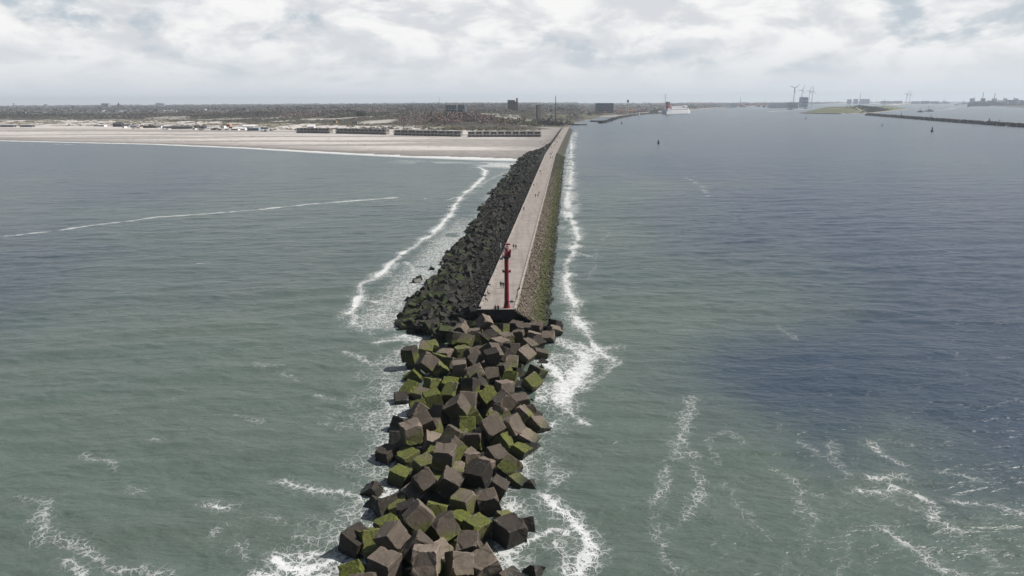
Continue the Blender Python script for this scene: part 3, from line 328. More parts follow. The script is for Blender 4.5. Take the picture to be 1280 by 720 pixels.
    for i in range(len(q)):
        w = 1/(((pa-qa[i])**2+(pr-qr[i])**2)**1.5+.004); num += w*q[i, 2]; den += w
    silt_and_shade = num/den+(fbm(x*.018, y*.018, 71, 4)-.5)*.30
    # tide lines far out
    V = np.stack([x, y, z], 1)
    m_, g, b = newmat('sea_water')
    pos = g.n('NewGeometry').outputs['Position']
    fo = g.attr('foam').outputs['Fac']; tu = g.attr('silt_and_shade').outputs['Fac']
    sc = g.vmath('MULTIPLY', pos, (1, 1.0, 0))
    warp = g.vmath('ADD', sc, g.vmath('SCALE', (lambda n: (g.l(sc, n.inputs['Vector']), n.inputs['Scale'].__setattr__('default_value', .8), n.outputs['Color'])[2])(g.n('TexNoise')), 1.6))
    vo = g.n('TexVoronoi', feature='DISTANCE_TO_EDGE'); g.l(warp, vo.inputs['Vector']); vo.inputs['Scale'].default_value = .75
    vo2 = g.n('TexVoronoi', feature='DISTANCE_TO_EDGE'); g.l(warp, vo2.inputs['Vector']); vo2.inputs['Scale'].default_value = 2.6
    web = g.math('MAXIMUM', g.ramp(vo.outputs['Distance'], 0, .22, 1, 0), g.math('MULTIPLY', g.ramp(vo2.outputs['Distance'], 0, .25, 1, 0), .8))
    spk = g.noise(pos, 4.6, 5, .75); blot = g.noise(pos, .45, 4, .6)
    det = g.math('ADD', g.math('MULTIPLY', web, .55), g.math('ADD', g.math('MULTIPLY', spk, .62), g.math('MULTIPLY', blot, .65)))   # ~ .45 .. 1.1
    fm = g.ramp(g.math('ADD', g.math('MULTIPLY', fo, .95), det), 1.26, 1.66, 0, 1)
    fm = g.math('MULTIPLY', fm, g.ramp(fo, .06, .4, 0, 1))
    fm = g.math('MULTIPLY', fm, g.ramp(fo, .15, .85, .38, .90))
    silt_sh_mix = g.ramp(tu, .08, .86, 0, 1)
    body = g.mix(silt_sh_mix, (.028, .047, .078), (.086, .118, .102))  # dark blue end also carries the painted cloud shadow
    blotch = g.noise(g.vmath('MULTIPLY', pos, (.02, .05, 0)), 1.0, 5, .55)
    body = g.mix(g.math('MULTIPLY', silt_sh_mix, g.ramp(blotch, .3, .7, 0, .35)), body, (.105, .128, .102))
    milky = g.math('MULTIPLY', g.ramp(fo, .12, .9, 0, .55), 1.0)
    body = g.mix(milky, body, (.17, .20, .18))
    col = g.mix(fm, body, (.66, .68, .68))
    g.l(col, b.inputs['Base Color'])
    g.l(g.ramp(fm, 0, 1, .24, .9), b.inputs['Roughness'])
    b.inputs['IOR'].default_value = 1.33
    g.l(g.ramp(fm, 0, 1, .5, .2), b.inputs['Specular IOR Level'])
    # ripples: short crests lying across the wind
    rp = g.vmath('MULTIPLY', pos, (.45, 1.0, 1))
    n1 = g.noise(rp, 1.1, 5, .6, .4); n2 = g.noise(g.vmath('MULTIPLY', pos, (.22, .5, 1)), .45, 4, .5, .5); n3 = g.noise(rp, 4.0, 3, .5)
    hsum = g.math('ADD', g.math('MULTIPLY', n1, .24), g.math('ADD', g.math('MULTIPLY', n2, .85), g.math('MULTIPLY', n3, .035)))
    hsum = g.math('ADD', hsum, g.math('MULTIPLY', fm, .12))
    bp = g.n('Bump'); g.l(hsum, bp.inputs['Height']); bp.inputs['Strength'].default_value = 1.0; bp.inputs['Distance'].default_value = 1.1
    g.l(bp.outputs[0], b.inputs['Normal'])
    me = npmesh('sea', V, grid(len(r), len(az)), m_, smooth=True, attrs={'foam': ('FLOAT', foam), 'silt_and_shade': ('FLOAT', np.clip(silt_and_shade, 0, 1))})
    o = link('sea', me); tag(o, kind='structure'); o['label'] = 'grey green sea water with white foam streaks around the mole'

# ------------------------------------------------------------------ LAND
BACK = PL([(-520, 158), (0, 158.5), (120, 158.3), (200, 159.5), (330, 162), (371, 164), (420, 165)], 3)
_ba = np.array([math.atan2(p[0], p[1]) for p in BACK]); _br = np.array([math.hypot(*p) for p in BACK])
def backd(x, y): return np.hypot(x, y)-np.interp(np.arctan2(x, y), _ba, _br)
def height(x, y):
    x = np.asarray(x, float); y = np.asarray(y, float)
    az = np.degrees(np.arctan2(x, y))
    sd = sdist(x, y, LAND); sv = sdist(x, y, VEG)
    h = np.where(sd < 0, np.maximum(sd*.02, -4), np.minimum(sd*.0115, 3.6))
    h = np.where((sd > 0) & (az > 5), np.minimum(sd*.08, 3.0), h)
    berm = (fbm(x*.004, y*.03, 81, 3)-.5)*.5*sstep(20, 80, sd)*(az < 5)
    h = h+berm
    A = np.interp(az, [-50, -30, -22, -16, -8, 0, 3.5, 6, 12], [7, 7, 8, 15, 18, 17, 9, 4, 3])
    n = fbm(x*.006, y*.0025, 83, 4)
    deep = np.interp(az, [-50, -26, -18, 0, 5], [500, 500, 2500, 2600, 900])
    h = h+A*sstep(-30, 300, sv)*(.35+.9*n)*(1-.75*sstep(deep, deep*1.6, sv))
    # sandy foredunes between beach and scrub on the left
    fd = sstep(0, 90, backd(x, y))*(1-sstep(20, 120, sv))*(az < -15)
    h = h+fd*9*np.maximum(0, fbm(x*.018, y*.008, 87, 4)-.28)*1.3
    fd2 = sstep(-80, -30, sv)*(1-sstep(20, 100, sv))*(az >= -15)*(az < 2)*sstep(250, 330, sd)
    h = h+fd2*4*fbm(x*.02, y*.015, 89, 3)
    for (px, Yy, sx, sy, hh) in ((552, 1550, 60, 90, 10), (600, 1560, 55, 90, 9), (640, 1480, 40, 60, 3), (480, 1700, 90, 120, 4)):
        cx, cy, _ = D(px, 150, Yy); h = h+hh*np.exp(-((x-cx)/sx)**2-((y-cy)/sy)**2)
    si = sdist(x, y, ISLE)
    cx, cy, _ = D(1097, 135, 3000); rid = 9*np.exp(-((x-cx)/110)**2-((y-cy)/400)**2)
    hi = np.where(si > 0, np.minimum(si*.13, 9)+np.minimum(si*.06, 6)+rid*sstep(5, 90, si), -3)
    h = np.where(si > -20, np.maximum(h, hi), h)
    sq = sdist(x, y, QUAY); h = np.where(sq > -10, np.maximum(h, np.where(sq > 0, np.minimum(sq*.4, 4), -3)), h)
    return h, sd, sv, si, sq
def make_land():
    az = np.radians(np.concatenate([np.linspace(-62, -36.5, 60), np.linspace(-36.3, 7, 700), np.linspace(7.1, 38, 420), np.linspace(38.5, 60, 30)]))
    r = [640.0]
    while r[-1] < 15100:
        x = r[-1]; r.append(x*(1.006 if x < 2200 else 1.009 if x < 5000 else 1.02))
    r = np.array(r); A, Rr = np.meshgrid(az, r); x = (Rr*np.sin(A)).ravel(); y = (Rr*np.cos(A)).ravel()
    h, sd, sv, si, sq = height(x, y)
    azd = np.degrees(np.arctan2(x, y))
    # material weights: sand / scrub / grass / quay
    n1 = fbm(x*.02, y*.01, 101, 4); n2 = fbm(x*.006, y*.004, 103, 4); n3 = fbm(x*.05, y*.02, 105, 3)
    sand = np.array([.50, .470, .450]); wet = np.array([.15, .14, .13]); scrub = np.array([.075, .068, .055]); grass = np.array([.13, .13, .075]); marram = np.array([.14, .125, .08]); town = np.array([.12, .115, .115])
    def mixc(c, d, w): return c*(1-w[:, None])+d*w[:, None]
    C = np.tile(sand, (len(x), 1))
    C = C*(1+.16*(n1-.5)[:, None])
    st = fbm(x*.0035, y*.028+x*.004, 107, 4)
    C = mixc(C, np.array([.27, .25, .235]), sstep(.42, .58, st)*.85*(sd < 330))
    C = mixc(C, wet, (1-sstep(6, 30, sd))*.9)
    C = mixc(C, np.array([.22, .205, .195]), (1-sstep(25, 90, sd))*.6)
    fd = sstep(0, 50, backd(x, y))*(azd < -14)
    C = mixc(C, marram, fd*sstep(.42, .56, n3)*.85)
    v = sstep(-15, 15, sv+(n1-.5)*70)
    C = mixc(C, scrub, v)
    C = mixc(C, grass, v*sstep(.5, .65, n2)*.7)
    # bare sand blowouts and a carpark of sand behind the cabins
    patch = sstep(.62, .70, n2+.05*n1)*v*(sv < 700)*(azd < 3); C = mixc(C, np.array([.33, .31, .29]), patch*.7)
    for (a, b, w, hgt) in ((425, 151.6, 52, .8), (472, 154.5, 20, 1.0), (490, 150.3, 16, .8), (528, 146, 12, .7), (355, 152.5, 14, .5)):
        cx, cy = P(a, b, 6); C = mixc(C, np.array([.42, .40, .37]), v*np.exp(-((x-cx)/(w*1.9))**4-((y-cy)/(45*hgt))**4))
    C = mixc(C, town, v*(sv > 1000)*.7)
    ii = si > 0; gi = np.array([.12, .13, .075]); C[ii] = gi*(.8+.5*n2[ii])[:, None]
    cx, cy, _ = D(1097, 135, 3000); b_ = ii*np.exp(-((x-cx)/140)**2); C = mixc(C, np.array([.075, .075, .05]), b_*.9)
    C = mixc(C, np.array([.30, .27, .22]), ii*(1-sstep(3, 14, si)))
    tx, ty, _ = D(1075, 136, 2900)
    tr = ii*np.exp(-((x-tx-(y-ty)*.25)/7)**2); C = mixc(C, np.array([.30, .28, .2]), tr*.8)
    qq = sq > 0; C[qq] = np.array([.10, .10, .105])
    keep = h > -3.6
    V = np.stack([x, y, h], 1); Fc = grid(len(r), len(az)); Fc = Fc[(keep[Fc].any(1))]
    used = np.unique(Fc); re = np.full(len(V), -1); re[used] = np.arange(len(used))
    col = np.concatenate([C, np.ones((len(C), 1))], 1)[used]
    m = mat('ground_cover', rough=.95, spec=.1, attr='tint', noise=(.09, .16))
    me = npmesh('terrain', V[used], re[Fc], m, smooth=True, attrs={'tint': ('FLOAT_COLOR', np.clip(col, 0, 1))})
    o = link('terrain', me); tag(o, kind='structure'); o['label'] = 'pale sand beach, low dunes and scrubland behind it'

def crown_template(nt, seed):
    """irregular crown made of small leaf and twig clump faces spread through a volume (unit radius, base z=0)"""
    g = np.random.default_rng(seed); V = []
    lob = g.normal(size=(5, 3))*[.42, .42, .18]+[0, 0, .62]
    for k in range(nt):
        c = lob[g.integers(5)]+g.normal(size=3)*[.26, .26, .2]; c[2] = max(.04, c[2])
        a = g.normal(size=3); a /= np.linalg.norm(a); b = np.cross(a, g.normal(size=3)); b /= np.linalg.norm(b); s = g.uniform(.16, .34)
        V += [c+a*s, c-a*s*.6+b*s*.8, c-a*s*.5-b*s*.8]
    return np.array(V)
TPL = [crown_template(26, i) for i in range(6)]
def foliage(name, pts, label, kind='stuff', cat=None, group=None):
    """pts: list of (x, y, z, rx, rz, (r,g,b)) crowns, joined in ONE mesh"""
    V = []; C = []
    for (x, y, z, rx, rz, c) in pts:
        t = TPL[random.randrange(6)]; a = random.random()*6.28; ca, sa = math.cos(a), math.sin(a)
        q = np.stack([(t[:, 0]*ca-t[:, 1]*sa)*rx+x, (t[:, 0]*sa+t[:, 1]*ca)*rx+y, t[:, 2]*rz+z], 1)
        V.append(q); k = np.repeat(rng.uniform(.85, 1.18, (len(t)//3, 1)), 3, 0)
        C.append(np.concatenate([np.array(c)[None]*k, np.ones((len(t), 1))], 1))
    V = np.concatenate(V); C = np.concatenate(C); Fc = np.arange(len(V)).reshape(-1, 3)
    m = mat('leaf_and_twig', rough=.95, spec=.1, attr='tint')
    o = link(name, npmesh(name, V, Fc, m, attrs={'tint': ('FLOAT_COLOR', C)}))
    return tag(o, label, cat, group, kind)
BROWN = (.15, .125, .12); MAUVE = (.20, .158, .145); OLIVE = (.13, .13, .075); DARK = (.055, .058, .052); GREY = (.165, .155, .14)
def make_vegetation():
    pts = []
    X = []; Y = []
    for i in range(26000):
        a = math.radians(random.uniform(-44, 5.5)); r = 1150*math.exp(random.uniform(0, 1)**1.0*math.log(5200/1150))
        X.append(r*math.sin(a)); Y.append(r*math.cos(a))
    X = np.array(X); Y = np.array(Y); h, sd, sv, si, sq = height(X, Y)
    n = fbm(X*.006, Y*.004, 103, 4); nn = fbm(X*.01, Y*.006, 203, 3); nl = fbm(X*.005, Y*.002, 211, 3); ndk = fbm(X*.008, Y*.0022, 213, 3); az = np.degrees(np.arctan2(X, Y))
    for i in range(len(X)):
        if sv[i] < 12 or h[i] < 1: continue
        r = math.hypot(X[i], Y[i])
        if n[i] > .64 and sv[i] < 700 and random.random() < .8: continue
        if sv[i] < 130 and random.random() < .5: continue
        px_ok = True
        for (a, b, w, hg) in ((425, 151.6, 52, .8), (472, 154.5, 20, 1.0), (490, 150.3, 16, .8), (528, 146, 12, .7)):
            cx, cy = P(a, b, 6)
            if abs(X[i]-cx) < w*1.7 and abs(Y[i]-cy) < 45*hg: px_ok = False
        if not px_ok: continue
        big = sstep(60, 420, sv[i])
        tall = 1.5+big*(2+5*nn[i]) if az[i] < 3 else 1.5+3*nn[i]
        if az[i] < -19 and sv[i] > 650:
            if random.random() < .82: continue
            tall *= .45
        rx = 2.5+big*3+r*.0016
        q = np.clip((nl[i]-.3)/.4*3+random.uniform(-.35, .35), 0, 2.999); pal = (OLIVE, GREY, BROWN, MAUVE); c = tuple(a_*(1-q % 1)+b_*(q % 1) for a_, b_ in zip(pal[int(q)], pal[int(q)+1]))
        dk_ = .72+.75*ndk[i]; c = tuple(v*dk_ for v in c)
        if (n[i] < .42 and sv[i] > 250) or (az[i] < -17 and sv[i] < 650): c = tuple(.55*a_+.45*b_ for a_, b_ in zip(DARK, c))
        if sv[i] < 250 and az[i] > -17: c = tuple(.6*a_+.4*b_ for a_, b_ in zip(c, OLIVE))
        pts.append((X[i], Y[i], h[i]-.3, rx, tall, c))
    foliage('woodland', pts, 'grey brown winter woodland and scrub covering the dunes', 'stuff', 'woodland')
    def clump(name, px, py, Yc, rx, ry, nb, size, tall, c, label, cat='shrubs'):
        cx, cy, _ = D(px, py, Yc); ps = []
        xs = cx+rng.normal(size=nb)*rx*.5; ys = cy+rng.normal(size=nb)*ry*.5; hh = height(xs, ys)[0]
        for k in range(nb): ps.append((xs[k], ys[k], hh[k]-.5, size*random.uniform(.7, 1.3), tall*random.uniform(.7, 1.3), tuple(v*random.uniform(.85, 1.2) for v in c)))
        foliage(name, ps, label, 'thing', cat)
    clump('thicket', 553, 148, 1500, 62, 70, 150, 6.5, 6.5, (.19, .14, .127), 'reddish brown bare thicket on the dune left of the taller thicket hill')
    clump('thicket', 601, 147, 1520, 66, 70, 150, 6.5, 6.5, (.19, .14, .13), 'reddish brown bare thicket on the dune behind the right hand cabins')
    clump('thicket', 648, 148, 1500, 38, 25, 60, 6, 7, (.17, .16, .08), 'pale yellow green thicket between the brown thickets and the mast')
    clump('thicket', 682, 150, 1560, 42, 30, 80, 6, 8, (.07, .06, .058), 'dark purplish brown thicket in front of the tall mast')
    cx, cy, _ = D(451, 147, 1780); hz_ = float(height(cx, cy)[0]); t = empty('evergreen_tree', (cx, cy, hz_), 'dark evergreen tree standing alone in the grey scrub above the cabins', 'tree')
    MB().lathe([(.6, -.5), (.4, 4)], 8).build('trunk', mat('bark', (.06, .045, .035), .9), t)
    c = foliage('crown', [(random.uniform(-5, 5), random.uniform(-5, 5), 1.5, 6, 9, (.03, .038, .03)) for _ in range(14)], None, None); c.parent = t
    clump('thicket', 572, 156, 1300, 110, 30, 130, 4, 2.5, (.11, .105, .06), 'low olive scrub on the slope right behind the right hand cabins')
    clump('thicket', 455, 156, 1330, 70, 26, 70, 4, 2.5, (.085, .07, .055), 'low brown scrub between the sandy patches behind the middle cabins')
    pts = []
    X = []; Y = []
    for i in range(9000):
        a = math.radians(random.uniform(-42, 2)); r = random.uniform(1150, 2300); X.append(r*math.sin(a)); Y.append(r*math.cos(a))
    X = np.array(X); Y = np.array(Y); h, sd, sv, si, sq = height(X, Y); n3 = fbm(X*.03, Y*.012, 105, 3); bd = backd(X, Y); az = np.degrees(np.arctan2(X, Y))
    for i in range(len(X)):
        if sv[i] > 40 or (az[i] > -15 and sv[i] < -45) or (az[i] < -15 and bd[i] < 10) or n3[i] < .47: continue
        pts.append((X[i], Y[i], h[i]-.3, random.uniform(3, 6), random.uniform(1.0, 2.2), random.choice([(.20, .18, .11), (.15, .14, .08), (.12, .10, .075)])))
    foliage('marram_grass', pts, 'tufts of tan marram grass on the low dunes behind the beach', 'stuff', 'dune grass')
    # right bank of the town and the far shores
    pts = []
    X = []; Y = []
    for i in range(3000):
        a = math.radians(random.uniform(4.2, 38)); r = 1350*math.exp(random.uniform(0, 1)**.75*math.log(12500/1350))
        X.append(r*math.sin(a)); Y.append(r*math.cos(a))
    X = np.array(X); Y = np.array(Y); h, sd, sv, si, sq = height(X, Y)
    for i in range(len(X)):
        if sv[i] < 8: continue
        r = math.hypot(X[i], Y[i]); c = random.choice([BROWN, GREY, (.06, .06, .055), OLIVE])
        pts.append((X[i], Y[i], h[i]-.3, 4+r*.003, random.uniform(3, 7)*(1+r/9000), c))
    foliage('far_woodland', pts, 'hazy trees among the houses along the far harbour shore', 'stuff', 'woodland')
    pts = []
    X = []; Y = []
    for i in range(9000):
        a = math.radians(random.uniform(-44, 5)); r = random.uniform(3000, 13500)
        X.append(r*math.sin(a)); Y.append(r*math.cos(a))
    X = np.array(X); Y = np.array(Y); h, sd, sv, si, sq = height(X, Y); nn = fbm(X*.002, Y*.002, 207, 3)
    for i in range(len(X)):
        if sv[i] < 8 or nn[i] < .38 or (math.degrees(math.atan2(X[i], Y[i])) < -18 and math.hypot(X[i], Y[i]) < 5500 and random.random() < .7): continue
        r = math.hypot(X[i], Y[i]); pts.append((X[i], Y[i], h[i]-.3, 8+r*.003, random.uniform(5, 9)*(1+r/9000), random.choice([BROWN, GREY, (.06, .06, .055), (.07, .07, .06)])))
    foliage('distant_woodland', pts, 'hazy distant trees between the town buildings on the horizon', 'stuff', 'woodland')
    pts = []
    xs = []; ys = []
    for i in range(700):
        x, y, _ = D(random.gauss(1099, 13), 135, random.gauss(3050, 160)); xs.append(x); ys.append(y)
    xs = np.array(xs); ys = np.array(ys); h, _, _, si, _ = height(xs, ys)
    for k in range(700):
        if si[k] > 12: pts.append((xs[k], ys[k], h[k]-.5, 7, 4.5, random.choice([(.05, .055, .035), (.08, .075, .055)])))
    foliage('island_scrub', pts, 'dark scrub on the ridge of the green harbour island', 'stuff', 'scrub')
# ------------------------------------------------------------------ THE MOLE
def sweep(ys, prof, name, mats, mi=None, jitter=0, smooth=False):
    """prof(Y) -> list of (offset, z)"""
    V = []; n = None
    for Y in ys:
        p = prof(Y); n = len(p); c = float(pcx(Y))
        for o, z in p: V.append((c+o, Y, z))
    V = np.array(V, float)
    if jitter: V[:, 2] += (fbm(V[:, 0]*1.1, V[:, 1]*1.1, 301, 3)-.5)*jitter
    Fc = grid(len(ys), n); m = None
    if mi is not None: m = np.array([mi[k % (n-1)] for k in range(len(Fc))])
    return npmesh(name, V, Fc, mats, m, smooth)
def make_mole():
    # materials
    m, g, b = newmat('walkway_concrete')
    geo = g.n('NewGeometry').outputs['Position']; sx = g.n('SeparateXYZ'); g.l(geo, sx.inputs[0])
    jy = g.math('ABSOLUTE', g.math('SUBTRACT', g.math('FRACT', g.math('MULTIPLY', sx.outputs[1], 1/7.5)), .5))
    joint = g.ramp(jy, .485, .492, 0, 1)
    nz = g.noise(geo, .35, 6, .6); fine = g.noise(geo, 6, 4, .6); streak = g.noise(g.vmath('MULTIPLY', geo, (1.2, .05, 1)), 1.0, 4)
    bay = g.n('TexWhiteNoise', noise_dimensions='1D'); g.l(g.math('FLOOR', g.math('ADD', g.math('MULTIPLY', sx.outputs[1], 1/7.5), .5)), bay.inputs['W'])
    c = g.mix(g.ramp(nz, .3, .7), (.24, .215, .195), (.33, .30, .275))
    c = g.mix(g.math('MULTIPLY', g.ramp(streak, .46, .66), .6), c, (.19, .165, .15))
    c = g.mix(g.math('MULTIPLY', bay.outputs[0], .3), c, (.34, .31, .285))
    c = g.mix(g.math('MULTIPLY', fine, .3), c, (.2, .18, .165))
    c = g.mix(g.math('MULTIPLY', joint, .8), c, (.12, .11, .10))
    g.l(c, b.inputs['Base Color']); b.inputs['Roughness'].default_value = .9; b.inputs['Specular IOR Level'].default_value = .2
    par = mat('parapet_concrete', (.30, .275, .25), .9, noise=(.8, .3))
    endm = mat('wet_dark_concrete', (.035, .03, .03), .7, noise=(1.2, .4))
    root = empty('pier', (float(pcx(YE)), YE, 0), 'long straight concrete walkway running from the block mound to the beach', 'pier')
    inv = Matrix.Translation((-root.location.x, -root.location.y, 0))
    ys = list(np.linspace(YE, 420, 60))+list(np.linspace(430, 1330, 70))
    def child(name, me): me.transform(inv); return link(name, me, root)
    child('walkway', sweep(ys, lambda Y: [(-phw(Y), 3.0), (-phw(Y), DZ), (0, DZ+.04), (phw(Y), DZ), (phw(Y), 3.0)], 'walkway', m))
    mb = MB(); c0 = float(pcx(YE)); mb.box(c0-4.35, c0+4.0, YE-.55, YE-.003, 2.4, DZ+.18, 0)
    mb.box(c0-4.38, c0+4.03, YE-.60, YE-.05, DZ+.185, DZ+.30, 1)
    o = mb.build('end_wall', [endm, par]); o.data.transform(inv); o.parent = root
    def parap(side, y0, y1, nm, h=.32):
        w0 = .5 if side > 0 else .55
        def pr(Y):
            q = side*phw(Y)
            a, b_ = (q-w0, q) if side < 0 else (q, q+w0)
            return [(a, 2.6), (a, DZ+h), (b_, DZ+h), (b_, DZ-.02 if side < 0 else 2.6)]
        n = max(2, int((y1-y0)/10)+1)
        me = sweep(list(np.linspace(y0, y1, n)), pr, nm, par)
        bm = bmesh.new(); bm.from_mesh(me); bmesh.ops.holes_fill(bm, edges=bm.edges[:]); bm.to_mesh(me); bm.free()
        child(nm, me)
    y = YE+1.6
    k = 0
    while y < 330:
        L = 9.2; parap(-1, y, y+L, 'parapet', .34+.05*((k*7) % 3)); y += L+(.15 if k not in (0, 1) else 1.1); k += 1
    parap(-1, y, 1300, 'parapet')
    y = YE+.2; k = 0
    while y < 330:
        parap(1, y, y+11, 'parapet', .26); y += 11.12
    parap(1, y, 1320, 'parapet', .3)
    # embankment (dark pitched stone on the left, rough revetment on the right)
    m, g, b = newmat('revetment_stone')
    geo = g.n('NewGeometry').outputs['Position']; sx = g.n('SeparateXYZ'); g.l(geo, sx.inputs[0]); zz = sx.outputs[2]
    nA = g.noise(geo, .5, 5, .6); nB = g.noise(geo, 5, 5, .7); nC = g.noise(geo, .12, 3)
    vor = g.n('TexVoronoi'); g.l(geo, vor.inputs['Vector']); vor.inputs['Scale'].default_value = 2.2
    vs = g.n('SeparateColor'); g.l(vor.outputs['Color'], vs.inputs[0])
    stone = g.mix(vs.outputs[0], (.10, .082, .064), (.22, .185, .15))
    stone = g.mix(g.ramp(nB, .4, .7, 0, .5), stone, (.075, .065, .055)); stone = g.mix(g.ramp(sx.outputs[1], 260, 560, 0, .75), stone, (.065, .065, .05))  # far slope darkened: cloud shadow painted into the stone colour
    zn = g.math('ADD', zz, g.math('MULTIPLY', g.math('SUBTRACT', nA, .5), 2.6))
    algae = g.math('MULTIPLY', g.ramp(zn, 1.2, 3.2, 1, 0), g.ramp(nC, .3, .55, .55, .95))
    c = g.mix(algae, stone, g.mix(g.ramp(nB, .35, .65), (.045, .055, .020), (.085, .10, .032)))
    wetb = g.ramp(zn, .5, 1.15, 1, 0)
    c = g.mix(g.math('MULTIPLY', wetb, .85), c, (.022, .022, .018)); c = g.mix(g.ramp(sx.outputs[1], 450, 850, 0, .7), c, (.042, .043, .036))  # far slope darkened once more, over algae and wet band
    g.l(c, b.inputs['Base Color']); g.l(g.ramp(wetb, 0, 1, .92, .45), b.inputs['Roughness']); b.inputs['Specular IOR Level'].default_value = .25
    bp = g.n('Bump'); g.l(g.math('ADD', vor.outputs['Distance'], nB), bp.inputs['Height']); bp.inputs['Strength'].default_value = .8; bp.inputs['Distance'].default_value = .25
    g.l(bp.outputs[0], b.inputs['Normal'])
    dk = mat('dark_pitched_stone', (.030, .030, .027), .85, .25, noise=(.9, .5))
    ys = list(np.arange(YE-.4, 420, 1.0))+list(np.linspace(424, 1340, 180))
    def pr(Y):
        w = phw(Y); k = 1-sstep(700, 850, Y)*.85; k = float(k)
        L = [(-w-23*k-5, -3.5), (-w-22*k-1.5, -1.6), (-w-11.5*k-2, .9), (-w-5.6, 1.9), (-w-3.2, 2.9), (-w-.9, 4.0), (-w+.02, 4.12)]
        R = [(w-.02, 4.2), (w+.75, 4.05), (w+2.2, 3.1), (w+3.7, 2.2), (w+5.2, 1.25), (w+6.7, .35), (w+8.4, -.8), (w+12, -3.2)]
        return L+R
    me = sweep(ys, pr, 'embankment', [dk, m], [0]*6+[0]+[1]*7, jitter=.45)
    o = link('embankment', me); tag(o, kind='structure'); o['label'] = 'stone slopes on both sides of the concrete walkway'
    # loose revetment stones
    V = []; Fs = []; nb = 0
    base = np.array([(-1, -1, -.6), (1, -1, -.6), (1, 1, -.6), (-1, 1, -.6), (-.8, -.8, .6), (.8, -.7, .6), (.7, .8, .6), (-.8, .7, .6)])*.5
    fc = np.array([(0, 3, 2, 1), (4, 5, 6, 7), (0, 1, 5, 4), (1, 2, 6, 5), (2, 3, 7, 6), (3, 0, 4, 7)])
    prR = [(4.5, 4.05), (5.95, 3.1), (7.45, 2.2), (8.95, 1.25), (10.45, .35), (12.15, -.8)]
    for i in range(13000):
        Y = YE+((random.random())**1.5)*520; o_ = random.uniform(4.6, 12.2)
        if Y < YE: continue
        z = np.interp(o_, [p[0] for p in prR], [p[1] for p in prR])
        s = random.uniform(.35, .85)*(1+max(0, Y-300)/600)
        if z < .6 : s *= random.uniform(1, 1.7)
        R = np.array(Euler((random.uniform(-.5, .5), random.uniform(-.5, .5), random.uniform(0, 6.28))).to_matrix())
        q = (base+rng.normal(size=(8, 3))*.07)*s@R.T+[float(pcx(Y))+o_, Y, z+.05]
        V.append(q); Fs.append(fc+nb); nb += 8
    prL = [(-14.5, 1.0), (-9.4, 1.9), (-7, 2.9), (-4.5, 4.1)]
    L0 = len(V); V2 = []; F2 = []; n2 = 0
    for i in range(6500):
        Y = YE+((random.random())**1.4)*420; o_ = random.uniform(-14, -4.9); z = np.interp(o_, [p[0] for p in prL], [p[1] for p in prL]); s = random.uniform(.4, 1.0)*(1+max(0, Y-300)/500)
        R = np.array(Euler((random.uniform(-.7, .7), random.uniform(-.7, .7), random.uniform(0, 6.28))).to_matrix())
        V2.append((base+rng.normal(size=(8, 3))*.08)*s@R.T+[float(pcx(Y))+o_, Y, z-.02]); F2.append(fc+n2); n2 += 8
    o = link('rubble', npmesh('dark_rubble', np.concatenate(V2), np.concatenate(F2), mat('black_rubble', (.032, .031, .028), .8, .3, noise=(1.4, .6))))
    tag(o, 'dark rubble between the armour rocks and the left side of the walkway', 'rubble', kind='stuff')
    o = link('rubble', npmesh('rubble', np.concatenate(V), np.concatenate(Fs), m))
    tag(o, 'small brown and green rubble stones on the right hand slope', 'rubble', kind='stuff')

